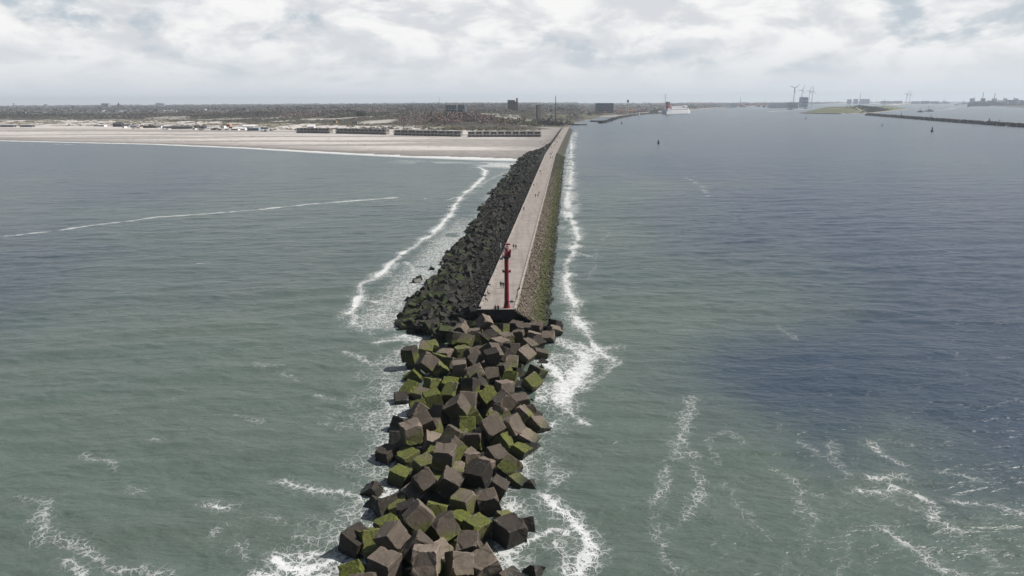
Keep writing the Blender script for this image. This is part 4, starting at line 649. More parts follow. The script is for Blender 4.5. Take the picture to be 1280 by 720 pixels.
# ------------------------------------------------------------------ CONCRETE CUBES AND ARMOUR ROCK
def moss_mat(name, rock=False):
    m, g, b = newmat(name)
    geo = g.n('NewGeometry'); pos = geo.outputs['Position']; sx = g.n('SeparateXYZ'); g.l(pos, sx.inputs[0]); zz = sx.outputs[2]
    nv = g.n('SeparateXYZ'); g.l(geo.outputs['Normal'], nv.inputs[0])
    typ = 'OBJECT' if not rock == 'stuff' else 'GEOMETRY'
    ob = g.n('TexCoord').outputs['Object']
    moss = g.attr('moss', typ).outputs['Fac']; tone = g.attr('tone', typ).outputs['Fac']
    nA = g.noise(pos, .55, 4, .55); nB = g.noise(pos, 3.0, 6, .65); nC = g.noise(pos, 14, 4, .7); nD = g.noise(g.vmath('ADD', ob, g.n('ObjectInfo').outputs['Location']), .9, 5, .6)
    if rock: lo, hi = (.010, .011, .0095), (.040, .038, .034)
    else: lo, hi = (.026, .022, .018), (.21, .172, .138)
    c = g.mix(tone, lo, hi)
    c = g.mix(g.ramp(nD, .35, .7, 0, .6), c, g.vmath('SCALE', c, .55))
    c = g.mix(g.ramp(nC, .45, .8, 0, .5), c, g.vmath('SCALE', c, 1.5))
    c = g.mix(g.ramp(nB, .58, .72, 0, .6), c, (.25, .23, .21))
    pit = g.n('TexVoronoi'); g.l(ob, pit.inputs['Vector']); pit.inputs['Scale'].default_value = 9 if not rock else 5
    c = g.mix(g.ramp(pit.outputs['Distance'], .0, .25, .55, 0), c, (.03, .026, .022))
    stn = g.noise(g.vmath('MULTIPLY', ob, (5, 5, 1.2)), 1.0, 5, .65, .6); c = g.mix(g.ramp(stn, .52, .68, 0, .55), c, (.055, .045, .038))
    # algae: lower parts, limit wavers, more on the flatter faces
    zb = g.math('ADD', zz, g.math('ADD', g.math('MULTIPLY', g.math('SUBTRACT', nA, .5), 3.0), g.math('MULTIPLY', g.math('SUBTRACT', nB, .5), 1.2)))
    lim = g.math('MULTIPLY', moss, 5.4 if not rock else 4.0)
    al = g.ramp(g.math('SUBTRACT', zb, lim), -.7, .5, 1, 0)
    al = g.math('MULTIPLY', al, g.ramp(moss, .05, .3))
    al = g.math('MULTIPLY', al, g.ramp(nv.outputs[2], -.5, .35, .25, 1))
    al = g.math('MULTIPLY', al, g.ramp(nB, .25, .6, .55, 1))
    grn = g.mix(g.ramp(nB, .3, .7), (.045, .058, .010), (.130, .152, .022)) if not rock else g.mix(g.ramp(nB, .3, .7), (.022, .032, .012), (.060, .078, .022))
    c = g.mix(g.math('MULTIPLY', al, .9), c, grn)
    wet = g.ramp(g.math('ADD', zz, g.math('MULTIPLY', g.math('SUBTRACT', nB, .5), 1.0)), .55, 1.25, 1, 0)
    c = g.mix(g.math('MULTIPLY', wet, .85), c, (.014, .015, .012))
    g.l(c, b.inputs['Base Color']); g.l(g.ramp(wet, 0, 1, .88, .38), b.inputs['Roughness']); b.inputs['Specular IOR Level'].default_value = .3
    bp = g.n('Bump'); g.l(g.math('ADD', g.math('MULTIPLY', nC, .5), nB), bp.inputs['Height']); bp.inputs['Strength'].default_value = .55; bp.inputs['Distance'].default_value = .10
    g.l(bp.outputs[0], b.inputs['Normal'])
    return m
def cube_mesh(name, m, worn, seed, chip=.05, bev=.07, sub=4, sc=(1, 1, 1), rough=0):
    r = random.Random(seed); bm = bmesh.new(); bmesh.ops.create_cube(bm, size=1.0)
    for v in bm.verts: v.co += Vector([r.uniform(-chip, chip)*.5 for _ in range(3)])
    # broken corners
    for v in list(bm.verts):
        if r.random() < .35:
            n = v.co.normalized(); k = r.uniform(.70, .84)*math.sqrt(.75)*1.0
            n = Vector([n.x*r.uniform(.7, 1.3), n.y*r.uniform(.7, 1.3), n.z*r.uniform(.7, 1.3)]).normalized()
            k = v.co.dot(n)-r.uniform(.04, .16)
            res = bmesh.ops.bisect_plane(bm, geom=bm.verts[:]+bm.edges[:]+bm.faces[:], plane_co=n*k, plane_no=n, clear_outer=True)
            ed = [e for e in res['geom_cut'] if isinstance(e, bmesh.types.BMEdge)]
            if ed: bmesh.ops.holes_fill(bm, edges=ed)
    for f in bm.faces: f.material_index = 0
    old = set(bm.faces)
    bmesh.ops.bevel(bm, geom=bm.edges[:], offset=bev*.5, segments=2, profile=.6, affect='EDGES', clamp_overlap=True, material=1)
    for v in bm.verts:
        p = v.co*5; s = math.sin(p.x*3.1+seed)*math.cos(p.y*2.7-seed)+math.sin(p.z*3.7+p.x*2)
        v.co += v.co.normalized()*s*chip*.16
    if rough:
        bmesh.ops.subdivide_edges(bm, edges=[e for e in bm.edges if e.calc_length() > .28], cuts=5, use_grid_fill=True)
        from mathutils import noise as mn
        for v in bm.verts:
            a_ = sorted(abs(c) for c in v.co); n1 = mn.noise(v.co*4.3+Vector((seed, 0, 0))); n2 = mn.noise(v.co*11+Vector((0, seed, 0)))
            edge = max(0, min(1, (a_[1]-.40)/.08))
            v.co -= v.co.normalized()*(edge*max(0, n1-.02)*rough+n2*.010+n1*.008)
    bmesh.ops.triangulate(bm, faces=[f for f in bm.faces if len(f.verts) > 4])
    bmesh.ops.scale(bm, vec=sc, verts=bm.verts)
    me = bpy.data.meshes.new(name); bm.to_mesh(me); bm.free(); me.materials.append(m); me.materials.append(worn); return me
def make_blocks():
    cm = moss_mat('mossy_concrete'); worn = moss_mat('worn_concrete_edge')
    for n in worn.node_tree.nodes: pass
    protos = [cube_mesh('concrete_cube', cm, worn, 40+i, chip=[.05, .08, .10, .06, .16, .08, .10, .18][i], bev=[.05, .06, .08, .05, .20, .06, .09, .26][i], rough=[.10, .14, .2, .1, .3, .16, .22, .3][i]) for i in range(8)]
    wc = worn.node_tree; wb = wc.nodes['Principled BSDF']; src = wb.inputs['Base Color'].links[0].from_socket; sc_ = wc.nodes.new('ShaderNodeVectorMath'); sc_.operation = 'SCALE'; sc_.inputs['Scale'].default_value = 1.35; wc.links.new(src, sc_.inputs[0]); wc.links.new(sc_.outputs[0], wb.inputs['Base Color'])
    items = []
    for (x, y, z, w, a, b, c, s, dyn) in CUBES: items.append((x, y, z, Quaternion((w, a, b, c)), s, None))
    # strays standing in the water, away from the mound
    for (px, py, z, s) in ((501, 501, .1, 2.3), (518, 516, -.2, 1.5), (503, 536, .3, 3.0), (466, 615, 0, 2.0), (470, 634, -.3, 2.0), (637, 667, .9, 3.1), (659, 657, .1, 1.9), (694, 407, 1.0, 2.6), (678, 456, -.4, 1.8), (668, 719, -.2, 1.8), (484, 636, .5, 2.8), (484, 571, .5, 2.6), (446, 678, .9, 2.9), (664, 563, -.4, 2.0), (662, 613, -.5, 2.2), (664, 523, .1, 2.5), (545, 425, .4, 2.2)):
        x, y = P(px, py, z); items.append((x, y, z, Euler((random.uniform(-.7, .7), random.uniform(-.7, .7), random.uniform(0, 3))).to_quaternion(), s, 'stray'))
    def ccx(Y): return -10+(Y-72)*(5/73.) if Y < 145 else -5+(Y-145)*.08
    def chw(Y): return 8.8+(max(0, min(1, (Y-90)/55)))*6
    rows = {}
    for it in items:
        x, y, z, q, s, st = it
        if z < -2.0: continue
        d = (x-ccx(y))/chw(y)
        band = 'stray' if st else 'left waterline' if d < -.72 else 'left flank' if d < -.28 else 'crest' if d < .28 else 'right flank' if d < .72 else 'right waterline'
        if band != 'stray' and z < -.4 and abs(d) < .6: band = 'foot of the gaps'
        rows.setdefault(band, []).append(it)
    for band, L in rows.items():
        L.sort(key=lambda t: t[1])
        for k, (x, y, z, q, s, st) in enumerate(L):
            me = protos[random.choices(range(8), [5, 5, 4, 5, 1.5, 5, 3, .8])[0]]
            o = link('concrete_block', me, None, (x, y, z)); o.rotation_mode = 'QUATERNION'; o.rotation_quaternion = q; o.scale = (s, s*random.uniform(.94, 1.06), s)
            d = (x-ccx(y))/chw(y)
            # algae reaches higher at the left and near end
            mo = .54-.24*d-.0020*(y-70)+random.gauss(0, .13)
            if random.random() < .25: mo += .3
            if random.random() < .2: mo *= .3
            mo = max(0, min(1, mo)); tone = min(1, max(0, random.gauss(.47, .27)))
            if st: mo *= .15; tone *= .12
            o['moss'] = mo; o['tone'] = tone
            mz = z-mo*5.4
            look = ('wet black' if z < .2 or st else 'bright green mossy' if mz < -.6 else 'half mossy' if mz < 1.2 else ('bare grey brown' if tone > .45 else 'bare dark'))
            if band == 'stray': lab = '%s stray concrete block alone in the water, %s from near end' % (look, nth(k)); grp = 'stray concrete blocks in the water'
            elif band == 'foot of the gaps': lab = '%s concrete cube deep in the mound gaps, %s from near end' % (look, nth(k)); grp = 'concrete cubes deep in the mound'
            else: lab = '%s concrete cube on the mound %s, %s from near end' % (look, band, nth(k)); grp = 'concrete cubes on the %s of the mound' % band
            tag(o, lab, 'concrete block', grp)
    # core of the mound under the cubes
    xs = np.arange(-45, 30, 1.2); ys = np.arange(30, 160, 1.2); X, Y = np.meshgrid(xs, ys)
    c = np.vectorize(ccx)(Y); w = np.vectorize(chw)(Y); d = np.abs(X-c)/w
    Z = .5-1.3*np.minimum(d, 1.25)**2-np.maximum(0, d-1.1)*6+(fbm(X*.6, Y*.6, 5, 3)-.5)*.8
    Z = np.maximum(Z, -6)
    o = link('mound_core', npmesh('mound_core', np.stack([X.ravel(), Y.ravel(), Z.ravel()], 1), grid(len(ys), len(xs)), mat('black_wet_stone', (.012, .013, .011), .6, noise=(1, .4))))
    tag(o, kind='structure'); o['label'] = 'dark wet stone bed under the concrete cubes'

def make_rocks():
    rm = moss_mat('armour_stone', rock=True); rs = moss_mat('armour_stone_far', rock='stuff')
    protos = [cube_mesh('armour_rock', rm, rm, 90+i, chip=.20, bev=.13, sc=(1.2, .9, .78)) for i in range(8)]
    tv = []
    for p in protos:
        co = np.zeros(len(p.vertices)*3); p.vertices.foreach_get('co', co); tv.append((co.reshape(-1, 3), [tuple(f.vertices) for f in p.polygons]))
    spots = []
    def surf(o_, Y):
        w = phw(Y); k = float(1-sstep(700, 850, Y)*.85); e = float(np.interp(Y, [158, 300, 400, 700], [17.0, 16.6, 20.6, 21.5]))*k
        return float(np.interp(o_, [-w-23*k-5, -w-22*k-1.5, -w-11.5*k-2, -w-5.6, -w-3.2], [-3.5, -1.6, .9, 1.9, 2.9])), -w-e-1.2, -w-7.2*k
    Y = 147.0
    while Y < 830:
        step = 1.25+max(0, Y-250)*.004
        _, lo, hi = surf(-20, Y)
        wob = 2.0*math.sin(Y*.11)+1.4*math.sin(Y*.31+1)+random.uniform(-1.2, 1.2)
        o_ = lo-wob*.6-.8
        hi2 = hi if Y > YE+5 else -4.8 if Y > YE-6 else -8.5
        if Y < 158: o_ += (158-Y)*1.15+1.5
        while o_ < hi2+random.uniform(-1, .8):
            z = surf(o_, Y)[0]+random.uniform(.25, 1.0)
            if Y < YE: z = min(z, 1.6+random.uniform(-.3, .7))
            s = random.choice([1.5, 1.8, 2.1, 2.5])*random.uniform(.8, 1.15)*(1+max(0, Y-300)*.0008)
            spots.append((float(pcx(Y))+o_+random.uniform(-.4, .4), Y+random.uniform(-.6, .6), z, s, o_)); o_ += step*random.uniform(.95, 1.5)
        Y += step*1.05
    # a few outliers at the toe
    for px, py in ((508, 400), (504, 407), (517, 410), (515, 415), (506, 403), (521, 352), (524, 349), (535, 375), (528, 372), (540, 337)):
        x, y = P(px, py, 0); spots.append((x, y, .1, 1.7, x-float(pcx(y))))
    def vis(sp):   # largest in the photograph: near and unhidden
        x, y, z, s, o_ = sp; return s/math.hypot(x, y)*(1 if z > -.6 else .5)
    spots.sort(key=vis, reverse=True)
    ind = spots[:296]; rest = spots[296:]
    zones = {}
    for sp in ind:
        x, y, z, s, o_ = sp
        t = 'waterline' if o_ < -20 else 'middle of the slope' if o_ < -13.5 else 'slope top beside the walkway'
        zones.setdefault(t, []).append(sp)
    for t, L in zones.items():
        L.sort(key=lambda q: q[1])
        for k, (x, y, z, s, o_) in enumerate(L):
            o = link('armour_rock', random.choice(protos), None, (x, y, z)); o.rotation_euler = (random.uniform(-.6, .6), random.uniform(-.6, .6), random.uniform(0, 6.28)); o.scale = (s, s*random.uniform(.8, 1.1), s*random.uniform(.7, 1))
            mo = max(0, min(1, random.gauss(.60, .28)-max(0, y-190)*.004)); tone = min(1, max(0, random.gauss(.42, .28)))
            if random.random() < .08: tone = 1.3
            o['moss'] = mo; o['tone'] = tone
            tag(o, '%s armour rock at the %s, %s from seaward end' % ('green tinged' if mo*4 > z+.5 and z > .6 else 'pale' if tone > 1 else 'dark grey' if tone > .4 else 'black', t, nth(k)), 'rock', 'armour rocks at the '+t)
    V = []; Fl = []; nb = 0; ms = []; tn = []
    mi = []
    for (x, y, z, s, o_) in rest:
        co, fs = random.choice(tv)
        R = np.array(Euler((random.uniform(-.9, .9), random.uniform(-.9, .9), random.uniform(0, 6.28))).to_matrix())
        V.append(co*s@R.T+[x, y, z]); Fl += [tuple(i+nb for i in f) for f in fs]; nb += len(co)
        ms.append(np.full(len(co), max(0, min(1, random.gauss(.22, .25))))); tn.append(np.full(len(co), min(1, max(0, random.gauss(.42, .3)))))
    me = bpy.data.meshes.new('armour_rock_mass'); me.from_pydata(np.concatenate(V).tolist(), [], Fl); me.materials.append(rs)
    for an, d in (('moss', ms), ('tone', tn)):
        a = me.attributes.new(an, 'FLOAT', 'POINT'); a.data.foreach_set('value', np.concatenate(d).astype(np.float32))
    o = link('armour_rock_mass', me); tag(o, 'mass of dark armour rocks on the left slope farther along the walkway', 'rocks', kind='stuff')

# ------------------------------------------------------------------ LIGHT TOWER
def make_tower():
    x, y = P(633.5, 385.5, DZ); zt = lambda py: D(633.5, py, y)[2]
    print('tower z', [round(zt(p), 2) for p in (336, 322, 318, 304)])
    root = empty('light_tower', (x, y, DZ+.04), 'tall slim red navigation light tower at the seaward end of the walkway', 'light tower')
    red = mat('red_paint', (.21, .016, .032), .5, .4, noise=(1.5, .25)); pink = mat('faded_red_paint', (.42, .11, .13), .55, .4, noise=(3, .3)); dark = mat('dark_steel', (.03, .03, .035), .5, .4)
    steel = mat('pale_steel', (.35, .35, .37), .5, .4); glass = mat('lamp_glass', (.25, .06, .07), .15, .6); white = mat('white_paint', (.75, .75, .74), .6)
    H = zt(321)-DZ-.04; T = zt(304)-DZ-.04
    MB().lathe([(.85, 0), (.85, .12), (.80, .18), (.62, 1.0), (.545, 1.5)], 24).build('base', red, root)
    d = MB().box(-.3, .3, -.66, -.56, .35, 1.9).build('door', dark, root)
    MB().lathe([(.54, 1.5), (.50, H*.45), (.47, H-.15)], 24).build('column', red, root)
    for z in (H*.24, H*.47, H*.72): MB().lathe([(.58, z), (.58, z+.09)], 24).build('flange', red, root)
    mb = MB()
    for a in (0, math.pi): mb.box(.45, .95, -.08, .08, H*.70, H*.735, 0, Matrix.Rotation(a, 4, 'Z')).lathe([(.13, H*.735), (.13, H*.735+.25)], 8, .8*math.cos(a), .8*math.sin(a))
    mb.build('bracket', red, root)
    MB().lathe([(.5, H-.45), (.95, H-.05), (1.0, H+.06)], 20).build('platform', dark, root)
    mb = MB()
    for k in range(12):
        a = k*math.pi/6; c, s = math.cos(a)*.95, math.sin(a)*.95; mb.tube((c, s, H+.06), (c, s, H+1.15), .03)
        a2 = a+math.pi/6; c2, s2 = math.cos(a2)*.95, math.sin(a2)*.95
        for z in (.45, .8, 1.15): mb.tube((c, s, H+z), (c2, s2, H+z), .028)
    mb.build('railing', pink, root)
    MB().lathe([(.42, H+.06), (.42, H+1.0), (.5, H+1.05), (.5, H+1.12)], 16).build('lantern_house', pink, root)
    MB().lathe([(.25, H+1.12), (.32, H+1.3), (.32, H+1.85), (.22, H+2.0)], 16).build('lamp', glass, root)
    mb = MB()
    for a in (.6, 2.2, 3.8, 5.3): mb.tube((.9*math.cos(a), .9*math.sin(a), H+1.15), (.42*math.cos(a), .42*math.sin(a), H+2.2), .07)
    mb.lathe([(.5, H+2.2), (.5, H+2.3)], 14)
    mb.tube((.05, 0, H+2.3), (.25, 0, T-.35), .16, .12); mb.box(-.25, .85, -.22, .22, T-.4, T-.05)
    mb.build('top_frame', pink, root)
    mb = MB().box(.3, .95, -.9, -.35, H+.2, H+1.4).box(.55, 1.05, -.5, .2, H+1.0, H+1.6); mb.build('equipment_box', red, root)
    mb = MB().tube((-.9, 0, H+1.1), (-1.25, 0, H+1.1), .03).tube((-1.25, 0, H+1.1), (-1.25, 0, T-.1), .05).lathe([(.09, T-.5), (.09, T)], 8, -1.25, 0); mb.build('sensor_mast', white, root)
    mb = MB()
    for s in (-1, 1): mb.tube((s*.22, -.62, 1.9), (s*.22, -.52, H-.4), .025)
    z = 2
    while z < H-.5: mb.tube((-.22, -.60, z), (.22, -.60, z), .018); z += .45
    mb.build('ladder', red, root)
    mb = MB().box(-1.5, -.75, -.7, -.15, H-.55, H-.1); mb.tube((-1.1, -.4, H-.1), (-.6, -.3, H+.5), .05); mb.build('loudspeaker', steel, root)

# ------------------------------------------------------------------ PEOPLE
def person_mesh(name, J, mats):
    """J: list of (parent, xyz, r); one skinned continuous body; materials by body zone"""
    me = bpy.data.meshes.new('tmp'); me.from_pydata([j[1] for j in J], [(j[0], i) for i, j in enumerate(J) if j[0] is not None], [])
    o = bpy.data.objects.new('tmp', me); COL.objects.link(o)
    md = o.modifiers.new('s', 'SKIN'); 
    for i, j in enumerate(J):
        sv = me.skin_vertices[0].data[i]; r = j[2]; sv.radius = r if isinstance(r, tuple) else (r, r); sv.use_root = (i == 0)
    md.use_smooth_shade = True; ss = o.modifiers.new('d', 'SUBSURF'); ss.levels = 1; ss.render_levels = 1
    dg = bpy.context.evaluated_depsgraph_get(); dg.update(); out = bpy.data.meshes.new_from_object(o.evaluated_get(dg)); out.name = name
    bpy.data.objects.remove(o); return out
def stand(w=0.0, arm=.12, bend=0):
    """walking pose; w = stride half length"""
    J = [(None, (0, 0, .95), (.155, .11)), (0, (0, 0, 1.15), (.15, .105)), (1, (0, .0, 1.38), (.19, .11)), (2, (0, -.01, 1.52), .062), (3, (0, -.03, 1.66), (.085, .10)), (4, (0, -.03, 1.76), (.055, .065))]
    for s in (-1, 1):
        st = w*s; n = len(J)
        J += [(0, (s*.095, 0, .86), .095), (n, (s*.10, -st*.5-.03*(w > 0), .48), .06), (n+1, (s*.105, -st+.05, .09), .042), (n+2, (s*.115, -st-.13, .045), (.045, .035))]
        n = len(J)
        J += [(2, (s*.20, 0, 1.40), .068), (n, (s*.26, st*.4+.02, 1.12), .048), (n+1, (s*.27, st*.7-arm*.6, .88), .036), (n+2, (s*.265, st*.7-arm, .78), (.042, .022))]
    return J
def sit():
    J = [(None, (0, 0, .12), (.17, .13)), (0, (0, -.02, .35), (.15, .11)), (1, (0, -.06, .58), (.19, .11)), (2, (0, -.09, .72), .062), (3, (0, -.12, .85), (.085, .10)), (4, (0, -.12, .95), (.055, .065))]
    for s in (-1, 1):
        n = len(J)
        J += [(0, (s*.11, -.12, .10), .092), (n, (s*.14, -.50, .18), .065), (n+1, (s*.15, -.62, -.22), .045), (n+2, (s*.15, -.74, -.27), (.045, .035))]
        n = len(J)
        J += [(2, (s*.20, -.06, .60), .068), (n, (s*.27, -.12, .36), .048), (n+1, (s*.20, -.36, .30), .036), (n+2, (s*.17, -.46, .27), (.042, .025))]
    return J
OUTFIT = [('dark jacket', (.015, .016, .020), (.02, .022, .03)), ('black coat', (.012, .012, .013), (.012, .012, .013)), ('navy jacket', (.02, .03, .07), (.03, .03, .04)), ('brown coat', (.06, .04, .03), (.02, .02, .025)), ('red jacket', (.45, .05, .06), (.03, .03, .04)), ('pale jacket', (.45, .45, .45), (.05, .05, .06))]
def make_people():
    skin = mat('skin', (.45, .28, .21), .6); hair = [mat('brown_hair', (.04, .025, .015), .8), mat('blond_hair', (.25, .17, .08), .8), mat('black_hair', (.012, .01, .01), .8)]
    poses = {'standing': person_mesh('standing_body', stand(0, .05), None), 'walking': person_mesh('walking_body', stand(.26), None), 'sitting': person_mesh('sitting_body', sit(), None)}
    head = {'standing': (0, -.03, 1.70), 'walking': (0, -.03, 1.70), 'sitting': (0, -.12, .89)}
    lib = {}
    def body(pose, k):
        if (pose, k) in lib: return lib[(pose, k)]
        me = poses[pose].copy(); nm, jc, tc = OUTFIT[k]
        me.materials.clear()
        for m in (skin, mat(nm.replace(' ', '_')+'_cloth', jc, .9), mat(nm.replace(' ', '_')+'_trousers', tc, .9), mat('shoe_leather', (.02, .018, .016), .6)): me.materials.append(m)
        for p in me.polygons:
            c = p.center
            if pose == 'sitting':
                i = 0 if c.z > .70 or (abs(c.x) < .26 and c.y < -.40 and c.z > .245 and abs(c.x) > .1 and c.z > .23 and c.y < -.41) else 1 if (c.z > .24 and c.y > -.42) else 3 if c.z < -.2 else 2
            else: i = 0 if c.z > 1.50 or (abs(c.x) > .2 and c.z < .86) else 1 if (c.z > .90 or abs(c.x) > .21) else 3 if c.z < .09 else 2
            p.material_index = i; p.use_smooth = True
        hx, hy, hz = head[pose]
        hm = MB().lathe([(.02, -.02), (.09, -.0), (.107, .05), (.09, .10), (.045, .13)], 10, 0, .012, 0, Matrix.Translation((hx, hy+.01, hz-.02))).mesh('hair', hair[k % 3])
        for p in hm.polygons: p.use_smooth = True
        # face: nose, brows and ears in one small mesh
        lib[(pose, k)] = (me, hm); return lib[(pose, k)]
    def person(px, py, pose, k, label, group, rz=None, z=None, sc=1.0, xy=None):
        x, y = xy if xy else P(px, py, DZ if z is None else z)
        me, hm = body(pose, k)
        o = link('person', me, None, (x, y, (DZ+.03 if z is None else z))); o.rotation_euler = (0, 0, random.uniform(0, 6.28) if rz is None else rz); o.scale = (sc, sc, sc)
        link('hair', hm, o); tag(o, label, 'person', group); return o
    q = 'people near the light tower'
    person(626.2, 360.3, 'walking', 0, 'person in dark jacket, left of the two walking beside the red tower', q, rz=3.2, sc=1.04)
    person(629.0, 360.8, 'walking', 1, 'person in black coat, right of the two walking beside the red tower', q, rz=3.0)
    person(642.0, 311.6, 'walking', 2, 'person in navy jacket, left of the two walking just beyond the tower top', q, rz=3.3)
    person(644.9, 312.0, 'standing', 1, 'person in black coat, right of the two just beyond the tower top', q, rz=2.6)
    ez = DZ+.30
    person(619.0, 0, 'sitting', 3, 'person in brown coat sitting on the end wall, left of the seated pair', q, rz=0, z=ez, xy=(P(619.0, 388, ez)[0], YE-.25))
    person(622.4, 0, 'sitting', 0, 'person in dark jacket sitting on the end wall, right of the seated pair', q, rz=0, z=ez, xy=(P(622.6, 388, ez)[0], YE-.25))
    for (px, py, k, rz, lab, sd) in ((608, 369.5, 2, math.pi/2+.2, 'person in navy jacket sitting on the left parapet opposite the tower foot', -1), (605.3, 377, 1, math.pi/2, 'person in black coat sitting on the left parapet nearest the end wall', -1), (648.6, 363, 4, -1.2, 'person in red jacket sitting on the right parapet', 1)):
        Y = P(px, py, DZ)[1]; X = float(pcx(Y))+sd*(phw(Y)-.25 if sd < 0 else phw(Y)+.25)
        person(px, py, 'sitting', k, lab, q, rz=rz, z=DZ+.40 if sd < 0 else DZ+.27, xy=(X, Y))
    Y = P(646.8, 376, DZ)[1]; person(0, 0, 'standing', 0, 'person in dark jacket standing on the right parapet near the tower', q, rz=1.7, z=DZ+.26, xy=(float(pcx(Y))+phw(Y)+.25, Y))
    # fishing gear against the right parapet
    Y = P(641, 378, DZ)[1]; X = float(pcx(Y))+phw(Y)-.9
    t = empty('fishing_bag', (X, Y, DZ+.03), 'grey fishing bag with rods lying by the right parapet near the tower', 'bag')
    grey = mat('grey_canvas', (.10, .10, .12), .9)
    MB().lathe([(.02, -.5), (.2, -.45), (.22, 0), (.2, .45), (.02, .5)], 10, 0, 0, 0, Matrix.Translation((0, 0, .22)) @ Matrix.Rotation(math.pi/2, 4, 'Y')).build('bag', grey, t)
    for k in range(2): MB().tube((-.4, k*.15, .3), (1.1, .3+k*.3, 1.3), .02, .008).build('rod', mat('dark_steel'), t)
    far = [(669.3, 247, 0), (672.3, 246.6, 1), (673.6, 243.3, 2), (653.6, 263.5, 0), (667.3, 233.5, 3), (675.3, 216, 1)]
    a_ = [(578, 518), (605, 516), (575, 462), (602, 440), (588, 470), (593, 362), (630, 330), (650, 330), (640, 272), (615, 272), (600, 256), (665, 275), (678, 288), (605, 222), (620, 228), (720, 210), (680, 192), (690, 168), (672, 196), (700, 186), (715, 140), (752, 122), (772, 88), (762, 48), (745, 74), (655, 210), (710, 222), (685, 205)]
    far += [(640+a/12, 155+b/12, i) for i, (a, b) in enumerate(a_)]
    far = [(P(a, b, DZ), k) for a, b, k in far]
    far.sort(key=lambda t: t[0][1])
    for i, ((x, y), k) in enumerate(far):
        k = (k*5+i) % 6 if i > 5 else k
        c = float(pcx(y)); h = phw(y)-.8; x = max(c-h, min(c+h, x))
        person(0, 0, 'walking', k, 'distant walker in %s on the walkway, %s beyond the tower' % (OUTFIT[k][0], nth(i)), 'people walking along the walkway', rz=random.choice([0, 3.14])+random.uniform(-.3, .3), xy=(x, y), sc=random.uniform(.92, 1.05))
    b = [(a/4, 100+c/4) for a, c in ((418, 279), (632, 298), (668, 296), (725, 265), (790, 301), (880, 305), (905, 303), (925, 304), (940, 304), (1020, 307), (1035, 307), (1112, 304), (1155, 308), (1180, 313), (1190, 306), (230, 265), (590, 268), (905, 268), (1258, 288), (1268, 288), (50, 262), (732, 264), (1040, 262))]
    b += [(320+a/4, 100+c/4) for a, c in ((30, 288), (95, 287), (365, 299), (582, 303), (675, 311), (460, 321), (545, 328), (737, 346), (862, 338), (371, 297), (835, 283))]
    b += [(640+a/12, 155+c/12) for a, c in ((495, 290), (475, 305), (490, 330), (425, 275), (530, 250), (400, 185), (460, 300), (160, 188), (585, 225))]
    b.sort()
    for i, (px, py) in enumerate(b):
        x, y = P(px, py, 1.5); z = float(height(x, y)[0]); k = i % 4
        person(0, 0, 'walking', k, 'tiny figure in %s on the beach sand, %s from the left' % (OUTFIT[k][0], nth(i)), 'people scattered over the beach', z=z-.02, xy=(x, y), sc=1.02)
